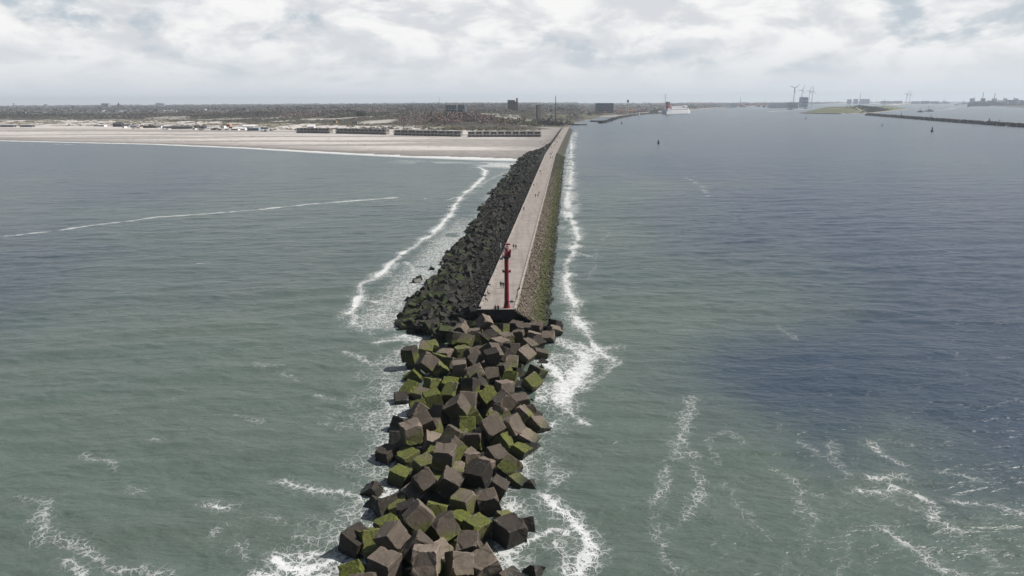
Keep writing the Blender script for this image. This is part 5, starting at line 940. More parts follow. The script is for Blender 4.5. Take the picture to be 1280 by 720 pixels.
# ------------------------------------------------------------------ BEACH CABINS AND BUILDINGS
def gz(x, y): return float(height(x, y)[0])
def make_cabins():
    wood = mat('weathered_dark_wood', (.14, .13, .12), .9, noise=(.8, .3)); lite = mat('pale_wood_frame', (.50, .48, .45), .8); glass = mat('dark_window_glass', (.02, .024, .03), .15, .5)
    roof = mat('grey_flat_roof', (.26, .25, .24), .9); lower = mat('grey_wood_wall', (.25, .235, .22), .9)
    def proto():
        t = empty('beach_cabin', (0, 0, 0), 'x', 'beach cabin')
        W = 4.9
        MB().box(-W, W, 0, 8, 0, 3.6).build('ground_floor', lower, t)
        MB().box(-W-.25, W+.25, -2.2, 8, 3.6, 3.95).build('terrace_floor', lite, t)
        MB().box(-W+.5, W-.5, 1.2, 8, 3.95, 7.7).build('upper_floor', wood, t)
        MB().box(-W-.05, W+.05, -.6, 8.3, 7.7, 8.15).build('roof', roof, t)
        for x0, x1 in ((-3.9, -.6), (.6, 3.9)):
            w = MB().box(x0, x1, -.06, .04, .5, 2.9).build('window', lite, t); MB().box(x0+.2, x1-.2, -.09, -.065, .7, 2.7).build('pane', glass, w)
        for x0, x1 in ((-3.7, -.3), (.3, 3.7)):
            w = MB().box(x0, x1, 1.1, 1.25, 4.1, 7.2).build('window', lite, t); MB().box(x0+.2, x1-.2, 1.06, 1.095, 4.3, 7.0).build('pane', glass, w)
        mb = MB()
        for x in (-W+.05, W-.05): mb.box(x-.28, x+.28, -.5, -.15, 3.95, 7.7)
        mb.build('roof_post', lite, t)
        mb = MB().box(-W, W, -2.15, -2.05, 4.95, 5.1)
        for k in range(9): x = -W+k*W/4; mb.box(x-.06, x+.06, -2.14, -2.06, 3.95, 4.95)
        mb.build('railing', lite, t)
        return t
    pr = proto(); first = True
    rows = [('leftmost row', 370.5, 412.5, 9, 166.2, 166.9), ('second row from the left', 419.5, 483, 12, 167.0, 168.4), ('third row from the left', 492, 576.5, 9, 169.0, 169.8), ('row nearest the walkway', 585, 676.5, 10, 170.0, 168.8)]
    for nm, a, b, n, ya, yb in rows:
        x0, y0 = P(a, ya, 3); x1, y1 = P(b, yb, 3)
        for k in range(n):
            f = (k+.5)/n; x = x0+(x1-x0)*f; y = y0+(y1-y0)*f
            t = pr if first else copy_tree(pr); first = False
            w = math.hypot(x1-x0, y1-y0)/n; sx = w/10.4
            t.location = (x, y, gz(x, y)-.1); t.rotation_euler = (0, 0, math.atan2(y1-y0, x1-x0)+math.radians(0)); t.scale = (sx, 1, .95+.02*(k % 3))
            t['label'] = 'two storey grey beach cabin, %s in the %s' % (nth(k), nm); t['group'] = 'rows of two storey beach cabins'
    # small single storey huts at the far left
    pr = empty('beach_hut', (0, 0, 0), 'x', 'beach hut')
    MB().box(-3.2, 3.2, 0, 6, 0, 4.2).build('wall', mat('dark_hut_wall', (.05, .055, .06), .9), pr); MB().prism([(-3.6, 4.2), (3.6, 4.2), (0, 6.2)], -.3, 6.3, 0, Matrix.Rotation(math.pi/2, 4, 'X') @ Matrix.Scale(-1, 4, (0, 0, 1))).build('roof', mat('white_roof', (.62, .62, .62), .7), pr)
    MB().box(-1.0, 1.0, -.06, .02, .1, 2.6).build('door', lite, pr)
    for k, px in enumerate((1.5, 5.5, 8.5, 11.5, 15, 18, 27.5, 31, 34.5, 37.5, 41)):
        t = pr if k == 0 else copy_tree(pr); x, y = P(px, 159.2, 3); t.location = (x, y, gz(x, y)-.1); t.rotation_euler = (0, 0, .55)
        t['label'] = 'small dark pale roofed beach hut under the dunes, %s from the left edge' % nth(k); t['group'] = 'row of small beach huts'
WALLS = {'white': (.78, .78, .78), 'grey': (.25, .26, .28), 'dark': (.06, .065, .075), 'brick': (.24, .12, .085), 'cream': (.48, .42, .34), 'blue grey': (.13, .17, .22), 'pale blue': (.28, .36, .46), 'brown': (.13, .095, .075), 'orange': (.5, .24, .12), 'green grey': (.18, .22, .19)}
def building(px0, px1, pyb, pyt, Y, wall, label, cat='building', roof='flat', rc=None, depth=None, rows=0, cols=0, name=None, group=None, base=None):
    xa, _, zb = D(px0, pyb, Y); xb, _, zt = D(px1, pyt, Y)
    x = (xa+xb)/2; w = abs(xb-xa)/2; g0 = gz(x, Y) if base is None else base
    H = max(2.5, zt-g0); d = depth or min(60, max(6, w*1.2))
    t = empty(name or 'building', (x, Y, g0-.3), label, cat, group)
    wm = mat(wall.replace(' ', '_')+'_wall', WALLS[wall], .85, noise=(.05, .12)); rm = mat((rc or 'dark')+'_roof_covering', {'red': (.25, .09, .06), 'dark': (.07, .07, .075), 'white': (.68, .68, .68), 'grey': (.22, .22, .23)}[rc or 'dark'], .8)
    hw_ = H if roof == 'flat' else H*.62
    MB().box(-w, w, 0, d, 0, hw_).build('wall', wm, t)
    if roof == 'flat': MB().box(-w-.3, w+.3, -.3, d+.3, hw_, hw_+max(.4, H*.04)).build('roof', rm, t)
    else:
        M = Matrix.Rotation(math.pi/2, 4, 'Z') @ Matrix.Rotation(math.pi/2, 4, 'X')
        mb = MB(); b = 0; e = max(.4, w*.04)
        mb.v = [(-w-e, -e, hw_), (w+e, -e, hw_), (w+e, d+e, hw_), (-w-e, d+e, hw_), (-w-e, d/2, H), (w+e, d/2, H)]
        mb.f = [(0, 1, 5, 4), (2, 3, 4, 5), (0, 4, 3), (1, 2, 5), (0, 3, 2, 1)]; mb.m = [0]*5
        mb.build('roof', rm, t)
    if rows:
        gl = mat('dark_window_glass', (.02, .024, .03), .15, .5)
        for r in range(rows):
            z0 = hw_*(r+.28)/rows; z1 = hw_*(r+.75)/rows
            for c in range(cols): MB().box(-w+2*w*(c+.18)/cols, -w+2*w*(c+.82)/cols, -.12, .05, z0, z1).build('window', gl, t)
    return t
def make_buildings():
    B = building
    # the hotel with white framed balconies behind the dune trees
    t = B(557, 583, 142, 131.6, 1800, 'blue grey', 'blue grey block with white framed balconies rising from the dune woods', rows=3, cols=7, depth=16)
    wf = mat('white_paint', (.75, .75, .74), .6); x = 0
    for px in (571.5, 581.5):
        xx = D(px, 140, 1800)[0]-t.location.x; MB().box(xx-1.6, xx+1.6, -2.4, -.2, 0, 24).build('stair_tower', wf, t)
    mb = MB()
    for z in (14.5, 19.5, 24): mb.box(-24, 24, -1.6, -.35, z, z+.8)
    mb.build('balcony', wf, t)
    t = B(634.5, 643.5, 134, 125.4, 2500, 'brown', 'brown apartment block stepped beside its slim tower on the skyline', rows=5, cols=6, depth=18)
    MB().box(-16, -5, -.5, 18, 0, t.children[0].dimensions.z*.86).build('wing', mat('brown_wall'), t)
    B(645.2, 647.2, 134, 123.3, 2500, 'brown', 'slim brown tower standing right of the stepped apartment block', 'tower', rows=7, cols=1, depth=8)
    B(643.4, 645.3, 134, 127.2, 2505, 'cream', 'narrow cream stair block between apartment block and slim tower', rows=0, depth=8)
    B(670.3, 671.8, 138, 131.8, 1900, 'dark', 'dark narrow block left of the cream twin blocks', rows=4, cols=1)
    B(671.9, 673.8, 138, 131.6, 1900, 'cream', 'left cream slab of the twin blocks near the mast', rows=0)
    B(674.2, 676.2, 138, 132.2, 1900, 'cream', 'right cream slab of the twin blocks near the mast', rows=0)
    B(687, 690, 138.5, 134, 1900, 'white', 'small white block just left of the tall mast', rows=2, cols=3)
    t = B(745, 767, 138, 129.2, 2900, 'blue grey', 'wide dark blue grey office block across the bay', rows=6, cols=12, depth=30)
    MB().box(-8, 4, 4, 16, 26, 33).build('plant_room', mat('dark_wall', WALLS['dark']), t)
    B(732, 742, 135.3, 133.8, 3300, 'white', 'low white hall left of the blue grey office block', roof='flat', rc='white')
    # mast
    def mast(px, pyt, pyb, Y, r, label, cols=('dark',), name='mast', cat='mast', arms=()):
        x, _, zt = D(px, pyt, Y); g0 = gz(x, Y); g0 = max(g0, 0.5); H = zt-g0
        t = empty(name, (x, Y, g0), label, cat); MB().lathe([(r*1.4, 0), (r, H*.3), (r*.6, H)], 8).build('pole', mat(cols[0]+'_steel_paint', WALLS.get(cols[0], (.2, .2, .2)), .6), t)
        for (f, w) in arms: MB().tube((-w, 0, H*f), (w, 0, H*f), r*.5).build('cross_arm', mat(cols[0]+'_steel_paint'), t)
        return t, H
    mast(694.6, 119.5, 150, 1620, 1.0, 'tall slim dark mast standing beyond the end of the walkway')
    t, H = mast(504, 145.2, 161.5, 1210, .55, 'pale brown pole with a short cross arm behind the cabins', ('brown',), arms=((.93, 3),)); 
    t, H = mast(785, 125.4, 140.5, 2750, 2.0, 'pale round tower with dark top beside the harbour shore', ('cream',), 'light_tower', 'tower')
    MB().lathe([(3.4, H-7), (3.8, H-5), (3.8, H-1), (1.5, H+2)], 12).build('lantern_room', mat('dark_wall'), t)
    t, H = mast(799, 133, 141.5, 2600, 1.4, 'small red and white striped beacon tower on the harbour shore', ('white',), 'beacon', 'beacon')
    MB().lathe([(1.9, H*.4), (1.9, H*.62)], 10).build('band', mat('red_paint'), t); MB().lathe([(2.2, H*.85), (1.0, H)], 10).build('cap', mat('red_paint'), t)
    mast(832, 118, 138, 4200, 1.4, 'lattice pylon with two cross arms behind the white ferry', ('grey',), 'pylon', 'pylon', arms=((.80, 13), (.98, 9)))
    for i, (px, pt, lab) in enumerate(((926, 121.5, 'far hazy pylon above the white harbour sheds'), (867, 126.5, 'short far mast right of the ferry'), (549, 120.6, 'thin far mast on the skyline above the dune woods'), (1076, 114.5, 'thin tall mast among the four far towers'), (1106, 124, 'thin mast behind the harbour island'))):
        mast(px, pt, 130, (5200, 5200, 5200, 7500, 4200)[i], (1.6, 1.4, 1.2, 2.5, 1.2)[i], lab, ('grey',))
    # left skyline
    B(127, 135, 136, 129.4, 6800, 'grey', 'wide stepped grey tower block on the far left skyline', rows=6, cols=6)
    x, _, z = D(147.3, 127.7, 6000)
    t = empty('church', (x, 6000, gz(x, 6000)), 'far church with a pointed spire right of the stepped tower block', 'church')
    MB().box(-8, 8, 0, 16, 0, 36).build('tower', mat('dark_wall', WALLS['dark']), t); MB().lathe([(9, 36), (.5, z-4)], 4, 0, 8).build('spire', mat('dark_wall'), t); MB().box(8, 50, 0, 20, 0, 20).build('nave', mat('brown_wall', WALLS['brown']), t)
    for i, (px, pt, w, lab) in enumerate(((16.8, 129, 5, 'slim hazy chimney at the far left skyline'), (57, 130.2, 10, 'hazy water tower left of the stepped tower block'), (82, 129.6, 3, 'very thin far chimney left of the church'), (75, 131, 4, 'short thin far chimney beside the taller one'))):
        x, _, z = D(px, pt, 7000); t = empty('chimney', (x, 7000, 3), lab, 'chimney'); MB().lathe([(w, 0), (w*.8, z-4)], 10).build('shaft', mat('grey_wall', WALLS['grey'], .85, noise=(.05, .12)), t); MB().lathe([(w*1.15, z-8), (w*1.15, z-4)], 10).build('rim', mat('dark_wall'), t)
    B(34, 37.5, 146, 139.8, 3300, 'dark', 'dark square tower block standing in the woods at the left', rows=5, cols=2)
    B(90.8, 92.5, 136, 132, 5500, 'dark', 'small dark block on the left skyline', rows=0); B(44, 48, 136, 134.2, 5500, 'grey', 'low grey block on the far left skyline')
    B(195, 200.5, 134, 128.8, 9500, 'pale blue', 'left slab of the hazy blue tower pair on the skyline', rows=0); B(201, 205, 134, 129.3, 9500, 'pale blue', 'right slab of the hazy blue tower pair on the skyline', rows=0)
    for i, (a, b, t_, b_, Y, wl, lab) in enumerate(((5, 18, 142, 143.6, 3700, 'white', 'long white low hall at the left edge of the town'), (19, 29, 142, 143.4, 3700, 'white', 'second white low hall beside the dark tower block'), (40, 53, 140.8, 143, 3800, 'grey', 'pale grey hall right of the dark tower block'),
            (119, 128, 138.8, 140.5, 4300, 'white', 'white hall below the stepped tower block'), (131, 150, 139.2, 140.6, 4200, 'pale blue', 'long pale blue hall below the church'), (151, 169, 139, 139.9, 4250, 'white', 'long white hall right of the church'), (171, 185, 139, 140, 4250, 'white', 'long white hall farthest right of its row'),
            (199, 203, 139, 141, 4100, 'white', 'small white block right of the long halls'), (204, 213, 138.8, 139.8, 4200, 'white', 'low white shed between two small white blocks'), (217, 220.5, 138.8, 141, 4000, 'white', 'white gabled house between the sheds'), (228, 233, 139.5, 140.4, 4000, 'grey', 'low grey shed in the trees'), (249, 255, 137.3, 138.6, 4600, 'white', 'hazy white flat house in the far trees'), (260, 265, 138.8, 140, 4200, 'white', 'white shed left of the white twin houses'), (268, 272, 137.3, 139.8, 4300, 'white', 'left white house of the twin pair'), (274, 279, 137.3, 139.8, 4300, 'white', 'right white house of the twin pair'), (476, 479.5, 137, 140, 2600, 'cream', 'small cream house in the woods above the cabins'), (282, 289, 147, 148.6, 2300, 'white', 'white roofed farm in the scrub'), (168, 172, 144.2, 145.6, 3000, 'white', 'small white house in the dark woods'))):
        B(a, b, b_, t_-.9, Y, wl, lab, rows=0, roof='gable' if (b-a) < 5 else 'flat', rc='white' if wl == 'white' else 'grey', depth=40)
    # beach pavilions
    rr = random.Random(4)
    pav = [(117, 123, 158, 156.2, 'white', 'flat', 'white', 'small white beach kiosk left of its twin'), (123.5, 130, 158.2, 156.6, 'white', 'flat', 'white', 'long low white beach kiosk'), (141, 151, 158.5, 153.4, 'brown', 'gable', 'dark', 'brown pavilion with steep dark roof, leftmost on the beach'), (151, 160, 158.6, 155.5, 'grey', 'gable', 'dark', 'low grey pavilion right of the steep roofed one'), (163, 170, 159.2, 156.6, 'grey', 'gable', 'grey', 'small grey pavilion with pale roof'), (178, 194, 160, 157.8, 'brown', 'flat', 'dark', 'long brown beach pavilion with dark flat roof'), (196, 201, 160, 156.3, 'white', 'gable', 'grey', 'white gabled beach house left of the dark pavilion'), (203, 237, 161.2, 158.2, 'dark', 'gable', 'dark', 'long dark beach pavilion, widest of the row'), (243, 250, 161, 156.8, 'cream', 'flat', 'grey', 'cream square beach house'), (250.5, 255, 161, 157.2, 'dark', 'gable', 'dark', 'dark gabled beach house beside the cream one'), (266, 270, 162.5, 160, 'brown', 'gable', 'dark', 'tiny brown hut on the beach'), (282, 287, 158.5, 155.6, 'orange', 'flat', 'white', 'orange and white kiosk at the dune foot'), (290, 306, 162.6, 159.8, 'white', 'gable', 'white', 'white tented pavilion on the beach'), (303, 316, 160.4, 156.3, 'grey', 'gable', 'white', 'grey pavilion with bright white sloping roof'), (309, 323, 163.4, 160.4, 'pale blue', 'flat', 'white', 'pale blue pavilion with white flat roof'), (318, 332, 162.8, 159.6, 'dark', 'gable', 'dark', 'dark roofed pavilion at the right end of the row'), (384, 392, 160.4, 155.2, 'white', 'gable', 'white', 'white roofed house behind the leftmost cabin row'), (489, 512, 153.2, 150.9, 'cream', 'flat', 'white', 'long white roofed hall behind the pale pole'), (440, 446, 155.5, 152.2, 'grey', 'flat', 'dark', 'grey flat house on the sandy clearing'), (416, 420, 153.5, 151.2, 'orange', 'flat', 'grey', 'small orange container on the sandy clearing'), (597, 601, 143.2, 140.9, 'cream', 'gable', 'grey', 'cream house above the brown thicket'), (625, 631, 146, 143.4, 'white', 'gable', 'dark', 'white house with dark roof left of its neighbour'), (631.5, 637, 146.2, 143.8, 'pale blue', 'gable', 'dark', 'pale house with dark roof right of its neighbour'), (639, 646, 147.5, 145.3, 'blue grey', 'gable', 'dark', 'blue grey house between the thickets')]
    pav = [(a, b, yb, yt-(.7 if 155 < yb < 164 and a < 340 else 0), wl, rf, rc, lab) for (a, b, yb, yt, wl, rf, rc, lab) in pav]
    for i in range(44):
        px = 143+i*4.6+rr.uniform(-1.5, 1.5); yb = 158.2+(px-140)*.024+rr.uniform(-2.6, 2.2); w = rr.uniform(1, 4.5); wl = rr.choice(['white', 'brown', 'dark', 'grey', 'cream', 'dark'])
        pav.append((px, px+w, yb, yb-rr.uniform(1.0, 2.4), wl, rr.choice(['gable', 'flat']), rr.choice(['dark', 'grey', 'white']), 'small %s hut among the beach pavilions, %s hut from the left' % (wl, nth(i))))
    for (a, b, yb, yt, wl, rf, rc, lab) in pav:
        x, y = P((a+b)/2, yb, 5); 
        for _ in range(4): x, y = P((a+b)/2, yb, max(1, gz(x, y)))
        B(a, b, yb, yt, y, wl, lab, roof=rf, rc=rc, rows=1 if yb > 150 else 0, cols=max(2, int((b-a)/2)), depth=12, cat='beach pavilion' if 155 < yb < 164 and a < 340 else 'house')
    # town houses: many, small and hazy
    k = 0
    def town(n, x0, x1, y0, y1, wls, where, sz=(1.2, 3.4), hh=(1.2, 2.4)):
        for i in range(n):
            px = x0+(x1-x0)*(i+rr.uniform(.1, .9))/n; py = rr.uniform(y0, y1)
            x, y = P(px, py, 4); 
            if y > 9000 or y < 0: y = 9000
            w = rr.uniform(*sz); wl = rr.choice(wls); rc = rr.choice(['red', 'dark', 'red', 'grey'])
            B(px-w/2, px+w/2, py, py-rr.uniform(*hh), y, wl, '%s %s roofed house %s, %s from left' % (wl, rc, where, nth(i)), 'house', roof='gable', rc=rc, name='house', group='houses '+where, depth=12, rows=0)
    town(46, 2, 285, 134.8, 140.5, ['white', 'grey', 'cream', 'brick', 'white'], 'in the hazy town behind the left woods', (1.6, 4.4), (1.1, 2.1))
    town(46, 698, 800, 137.6, 141.5, ['brick', 'cream', 'brick', 'white', 'orange'], 'on the harbour side left of the ferry', (1.8, 4), (1.6, 3.0))
    town(34, 700, 780, 134.5, 137, ['brick', 'brown', 'grey'], 'in the back rows of the harbour town', (1.6, 3.4), (1.2, 2.2))
    town(18, 780, 840, 134.5, 138.5, ['grey', 'dark', 'white', 'brick'], 'between the pale tower and the ferry', (2, 5), (1.4, 3))
    town(26, 866, 985, 131.5, 134, ['cream', 'grey', 'white', 'brown'], 'along the quay right of the ferry', (2, 5), (1, 2))
    town(34, 838, 990, 130.4, 132.0, ['grey', 'dark', 'white', 'brown', 'blue grey'], 'on the far bank behind the ferry', (2.5, 6), (1.2, 2.6))
    for a, b, yb, yt, Y, wl, lab in ((890, 921, 131.6, 129.4, 5200, 'white', 'long bright white harbour shed above the quay'), (803, 813, 134.8, 132.4, 4200, 'white', 'white hall left of the pylon'), (815, 823, 141.3, 137.0, 3000, 'cream', 'cream terminal building beside the ferry dock'), (964, 987, 131.6, 129, 5000, 'white', 'long low white shed left of the blue block'), (988, 998, 132.4, 128.6, 4800, 'cream', 'orange cream block beside the blue block'), (1002.3, 1010.5, 131.5, 121.8, 5600, 'pale blue', 'tall blue block standing under the wind turbines')):
        B(a, b, yb, yt, Y, wl, lab, rc='white' if wl == 'white' else 'grey', depth=60, rows=3 if 'tall' in lab else 0, cols=4)
    for i, px in enumerate((1063, 1071, 1079.5, 1085.5)): B(px-1.9, px+1.9, 129.5, (124.3, 124, 124, 124)[i], 9000, 'pale blue', 'hazy blue tower block behind the island, %s of four from the left' % nth(i), group='four far tower blocks', rows=0, depth=60)
    # the industrial quay at the far right
    B(1217.5, 1252, 132.6, 128.2, 5400, 'blue grey', 'long low dark blue grey hall on the tip of the industrial quay', rows=0, depth=80); B(1253, 1292, 133.6, 129.6, 5300, 'brown', 'long low brown hall right of the blue grey one', rows=0, depth=80)
    rr.seed(9)
    for i in range(30):
        px = 1217+i*2.3; Y = rr.uniform(5600, 8000); w = rr.uniform(1.5, 5); B(px-w/2, px+w/2, 131, rr.uniform(125.0, 127.8) if i % 6 else 123.2, Y, rr.choice(['dark', 'grey', 'white', 'brown', 'blue grey']), '%s works building on the industrial quay, %s from the left' % ('tall' if i % 6 == 0 else 'low', nth(i)), group='works buildings on the right hand quay', rc=rr.choice(['dark', 'grey']), depth=50)
    for i, (px, pt) in enumerate(((1218.5, 121.5), (1229.5, 115.5), (1244, 116), (1255, 122), (1268, 121.5))):
        x, _, z = D(px, pt, 7000); t = empty('chimney', (x, 7000, 3), 'thin hazy works chimney on the right hand quay, %s from the left' % nth(i), 'chimney', 'works chimneys'); MB().lathe([(4, 0), (2.6, z-4)], 10).build('shaft', mat('grey_wall'), t); MB().lathe([(3.2, z-8), (3.2, z-4)], 10).build('rim', mat('dark_wall'), t)
    # plain low quay halls behind the channel
    for i, px in enumerate((1108, 1116, 1124, 1146, 1158, 1170)): B(px-4, px+4, 128.8, 126.3+(i % 2)*.4, 8500, ['grey', 'blue grey', 'brown'][i % 3], 'hazy %s warehouse beyond the island, %s from the left' % (['grey', 'blue grey', 'brown'][i % 3], nth(i)), group='far warehouses', depth=60)

def make_turbines():
    wh = mat('turbine_white', (.55, .56, .58), .5); root0 = None
    def tur(px, pyh, Y, R, rot, lab, grp):
        x, _, z = D(px, pyh, Y); t = empty('wind_turbine', (x, Y, 2), lab, 'wind turbine', grp, .1)
        H = z-2; MB().lathe([(R*.075, 0), (R*.05, H)], 12).build('tower', wh, t); MB().lathe([(1, -R*.09), (R*.045, -R*.05), (R*.045, R*.08)], 10, 0, 0, 0, Matrix.Translation((0, 0, H)) @ Matrix.Rotation(-math.pi/2, 4, 'X') @ Matrix.Rotation(math.pi, 4, 'X')).build('nacelle', wh, t)
        for k in range(3):
            M = Matrix.Translation((0, -R*.08, H)) @ Matrix.Rotation(rot+k*2*math.pi/3, 4, 'Y')
            b = MB(); b.v = [tuple(M @ Vector(p)) for p in ((-R*.02, 0, 0), (R*.02, 0, 0), (R*.08, 0, R*.2), (R*.03, 0, R), (-R*.02, 0, R), (-R*.04, 0, R*.2), (-R*.02, -R*.02, 0), (R*.02, -R*.02, 0), (R*.08, -R*.015, R*.2), (R*.03, -R*.005, R), (-R*.02, -R*.005, R), (-R*.04, -R*.02, R*.2))]
            b.f = [(0, 1, 2, 5), (5, 2, 3, 4), (7, 6, 11, 8), (8, 11, 10, 9), (0, 5, 11, 6), (5, 4, 10, 11), (1, 7, 8, 2), (2, 8, 9, 3), (3, 9, 10, 4), (0, 6, 7, 1)]; b.m = [0]*10; b.build('blade', wh, t)
    g1 = 'wind turbines behind the blue block'
    for i, (px, py, Y, R, rot) in enumerate(((993.4, 110, 5800, 44, .9), (1003, 112.5, 6400, 42, .35), (1012.2, 113.3, 6800, 40, 2.5), (1016, 113.5, 6100, 36, .05))): tur(px, py, Y, R, rot, 'white wind turbine behind the blue block, %s of four from the left' % nth(i), g1)
    for i, (px, py, Y, R, rot) in enumerate(((1133.8, 117.4, 7500, 42, .6), (1138, 117.6, 8100, 40, .25))): tur(px, py, Y, R, rot, 'hazy wind turbine beyond the island, %s of the pair' % ('left' if i == 0 else 'right'), 'pair of far wind turbines')
def hull(L, W, H, bow=.25, n=10):
    """closed ship hull, bow to +x, deck at z=H"""
    V = []; secs = []
    for i in range(n+1):
        f = i/n; x = (f-.5)*L; k = 1 if f < 1-bow else max(.02, 1-((f-(1-bow))/bow)**1.8); k *= min(1, .8+f)
        secs.append([(x, -W/2*k, H), (x, -W/2*k*.9, 0), (x, -W*.3*k, -1.2), (x, W*.3*k, -1.2), (x, W/2*k*.9, 0), (x, W/2*k, H)])
    b = MB()
    for s in secs: b.v += s
    for i in range(n):
        for j in range(6): a = i*6+j; c = i*6+(j+1) % 6; b.f.append((a, c, c+6, a+6)); b.m.append(0)
    b.f.append(tuple(range(6))); b.f.append(tuple(n*6+5-j for j in range(6))); b.m += [0, 0]; return b
def make_ships():
    wh = mat('ship_white', (.74, .75, .76), .5); gl = mat('dark_window_glass'); red = mat('red_paint')
    Y = 2900; x0 = D(836.5, 139, Y)[0]; x1 = D(866, 139, Y+900)[0]
    t = empty('ferry', (D(849, 139, 2900)[0], 2930, .2), 'large white ferry with red and dark funnel moored at the far quay', 'ferry', None, math.radians(48))
    t.scale = (1.05, 1.05, 1.0)
    hull(190, 27, 12, .2).build('hull', wh, t)
    MB().box(-88, 62, -12.5, 12.5, 12, 20).build('superstructure', wh, t); MB().box(-60, 50, -11, 11, 20, 27).build('upper_deck', wh, t)
    b = MB().box(20, 48, -13.5, 13.5, 27, 31); b.build('bridge', wh, t)
    mb = MB()
    for z in (14, 17.5, 22.5): 
        for s in (-1, 1): mb.box(-80 if z < 20 else -56, 55 if z < 20 else 45, s*(12.7 if z < 20 else 11.2)-.1, s*(12.7 if z < 20 else 11.2)+.1, z, z+1.3)
    mb.box(48.05, 48.2, -12, 12, 28, 30.2); mb.build('windows', gl, t)
    f = MB().prism([(-78, -4), (-64, -4), (-64, 4), (-78, 4)], 20, 38).build('funnel', red, t); MB().prism([(-79, -4.4), (-66, -4.4), (-66, 4.4), (-79, 4.4)], 38, 45).build('funnel_top', mat('dark_wall'), f)
    MB().tube((35, 0, 31), (35, 0, 42), .6, .3).build('mast', wh, t)
    def boat(px, py, L, hc, sc, label, rz, name='boat'):
        x, y = P(px, py, .3); t = empty(name, (x, y, .2), label, 'boat', None, rz)
        hull(L, L*.26, L*.09, .35).build('hull', mat('hull_'+hc, WALLS.get(hc, (.2, .2, .2)), .5), t)
        MB().box(-L*.3, L*.12, -L*.09, L*.09, L*.09, L*.2).build('cabin', mat('hull_'+sc, WALLS.get(sc, (.2, .2, .2)), .5), t); MB().box(-L*.05, L*.1, -L*.07, L*.07, L*.2, L*.28).build('wheelhouse', mat('hull_'+sc), t)
        MB().tube((0, 0, L*.28), (0, 0, L*.5), L*.012).build('mast', mat('hull_dark', WALLS['dark'], .5), t)
    boat(1161, 139.2, 38, 'blue grey', 'white', 'grey and white workboat running towards the channel, larger of two', math.pi)
    boat(1150, 140, 26, 'dark', 'grey', 'small dark workboat just ahead of the larger one', math.pi)
    boat(1210, 133.6, 34, 'dark', 'dark', 'dark boat seen end on in the right hand channel', 1.4)
    boat(1195, 131.2, 40, 'orange', 'orange', 'tiny reddish boat far up the right hand channel', 2.2)
    boat(988, 137.2, 34, 'blue grey', 'white', 'small white boat left of the island tip', 2.8)
    boat(1007, 136, 30, 'dark', 'grey', 'dark boat moored beside the island tip', .5)
    boat(1204, 130.2, 90, 'dark', 'white', 'dark ship at the tip of the industrial quay', 2.9, 'ship'); boat(1180, 129.4, 120, 'blue grey', 'white', 'hazy cargo ship far up the channel', 3.0, 'ship')
    # buoys
    def buoy(px, py, h, c, label, cone=False):
        x, y = P(px, py, .2); t = empty('buoy', (x, y, -.3), label, 'buoy', 'channel buoys'); m = mat({'dark': 'dark_buoy', 'red': 'red_paint', 'green': 'green_buoy'}[c], {'dark': (.03, .03, .04), 'red': (.3, .02, .03), 'green': (.02, .12, .06)}[c], .5)
        MB().lathe([(h*.22, 0), (h*.3, .3), (h*.3, h*.22), (h*.2, h*.3)], 16).build('float', m, t)
        if cone: MB().lathe([(h*.2, h*.3), (h*.05, h*.85)], 12).build('body', m, t)
        else: MB().lathe([(h*.17, h*.3), (h*.17, h*.62), (h*.1, h*.72)], 12).build('body', m, t)
        MB().lathe([(h*.03, h*.7), (h*.03, h*.85), (h*.12, h*.86), (h*.12, h), (.02, h*1.02)], 10).build('top_mark', m, t)
    for (px, py, h, c, lab, cone) in ((823, 179, 5.2, 'dark', 'dark can buoy with top mark, nearest buoy beside the foam line', False), (777.3, 154.6, 6, 'dark', 'dark buoy off the little harbour breakwater', False), (1165, 164.3, 7.5, 'dark', 'dark pointed buoy in front of the long dark breakwater', True), (1007.4, 148.6, 6, 'dark', 'small dark buoy below the island tip', True), (1126.7, 143.2, 6, 'dark', 'small dark buoy behind the breakwater head', False), (1236.7, 151, 7, 'dark', 'dark buoy behind the breakwater, left of its neighbour', False), (1248.7, 153, 6, 'dark', 'dark buoy just above the breakwater crest', True), (1102.5, 157.5, 4.5, 'green', 'thin green buoy in open water', True), (1163.8, 146, 6, 'red', 'red buoy beyond the breakwater', False), (1161, 133.6, 10, 'red', 'red beacon buoy far up the channel', True), (989.5, 142, 5, 'dark', 'tiny dark buoy left of the island', False)): buoy(px, py, h, c, lab, cone)
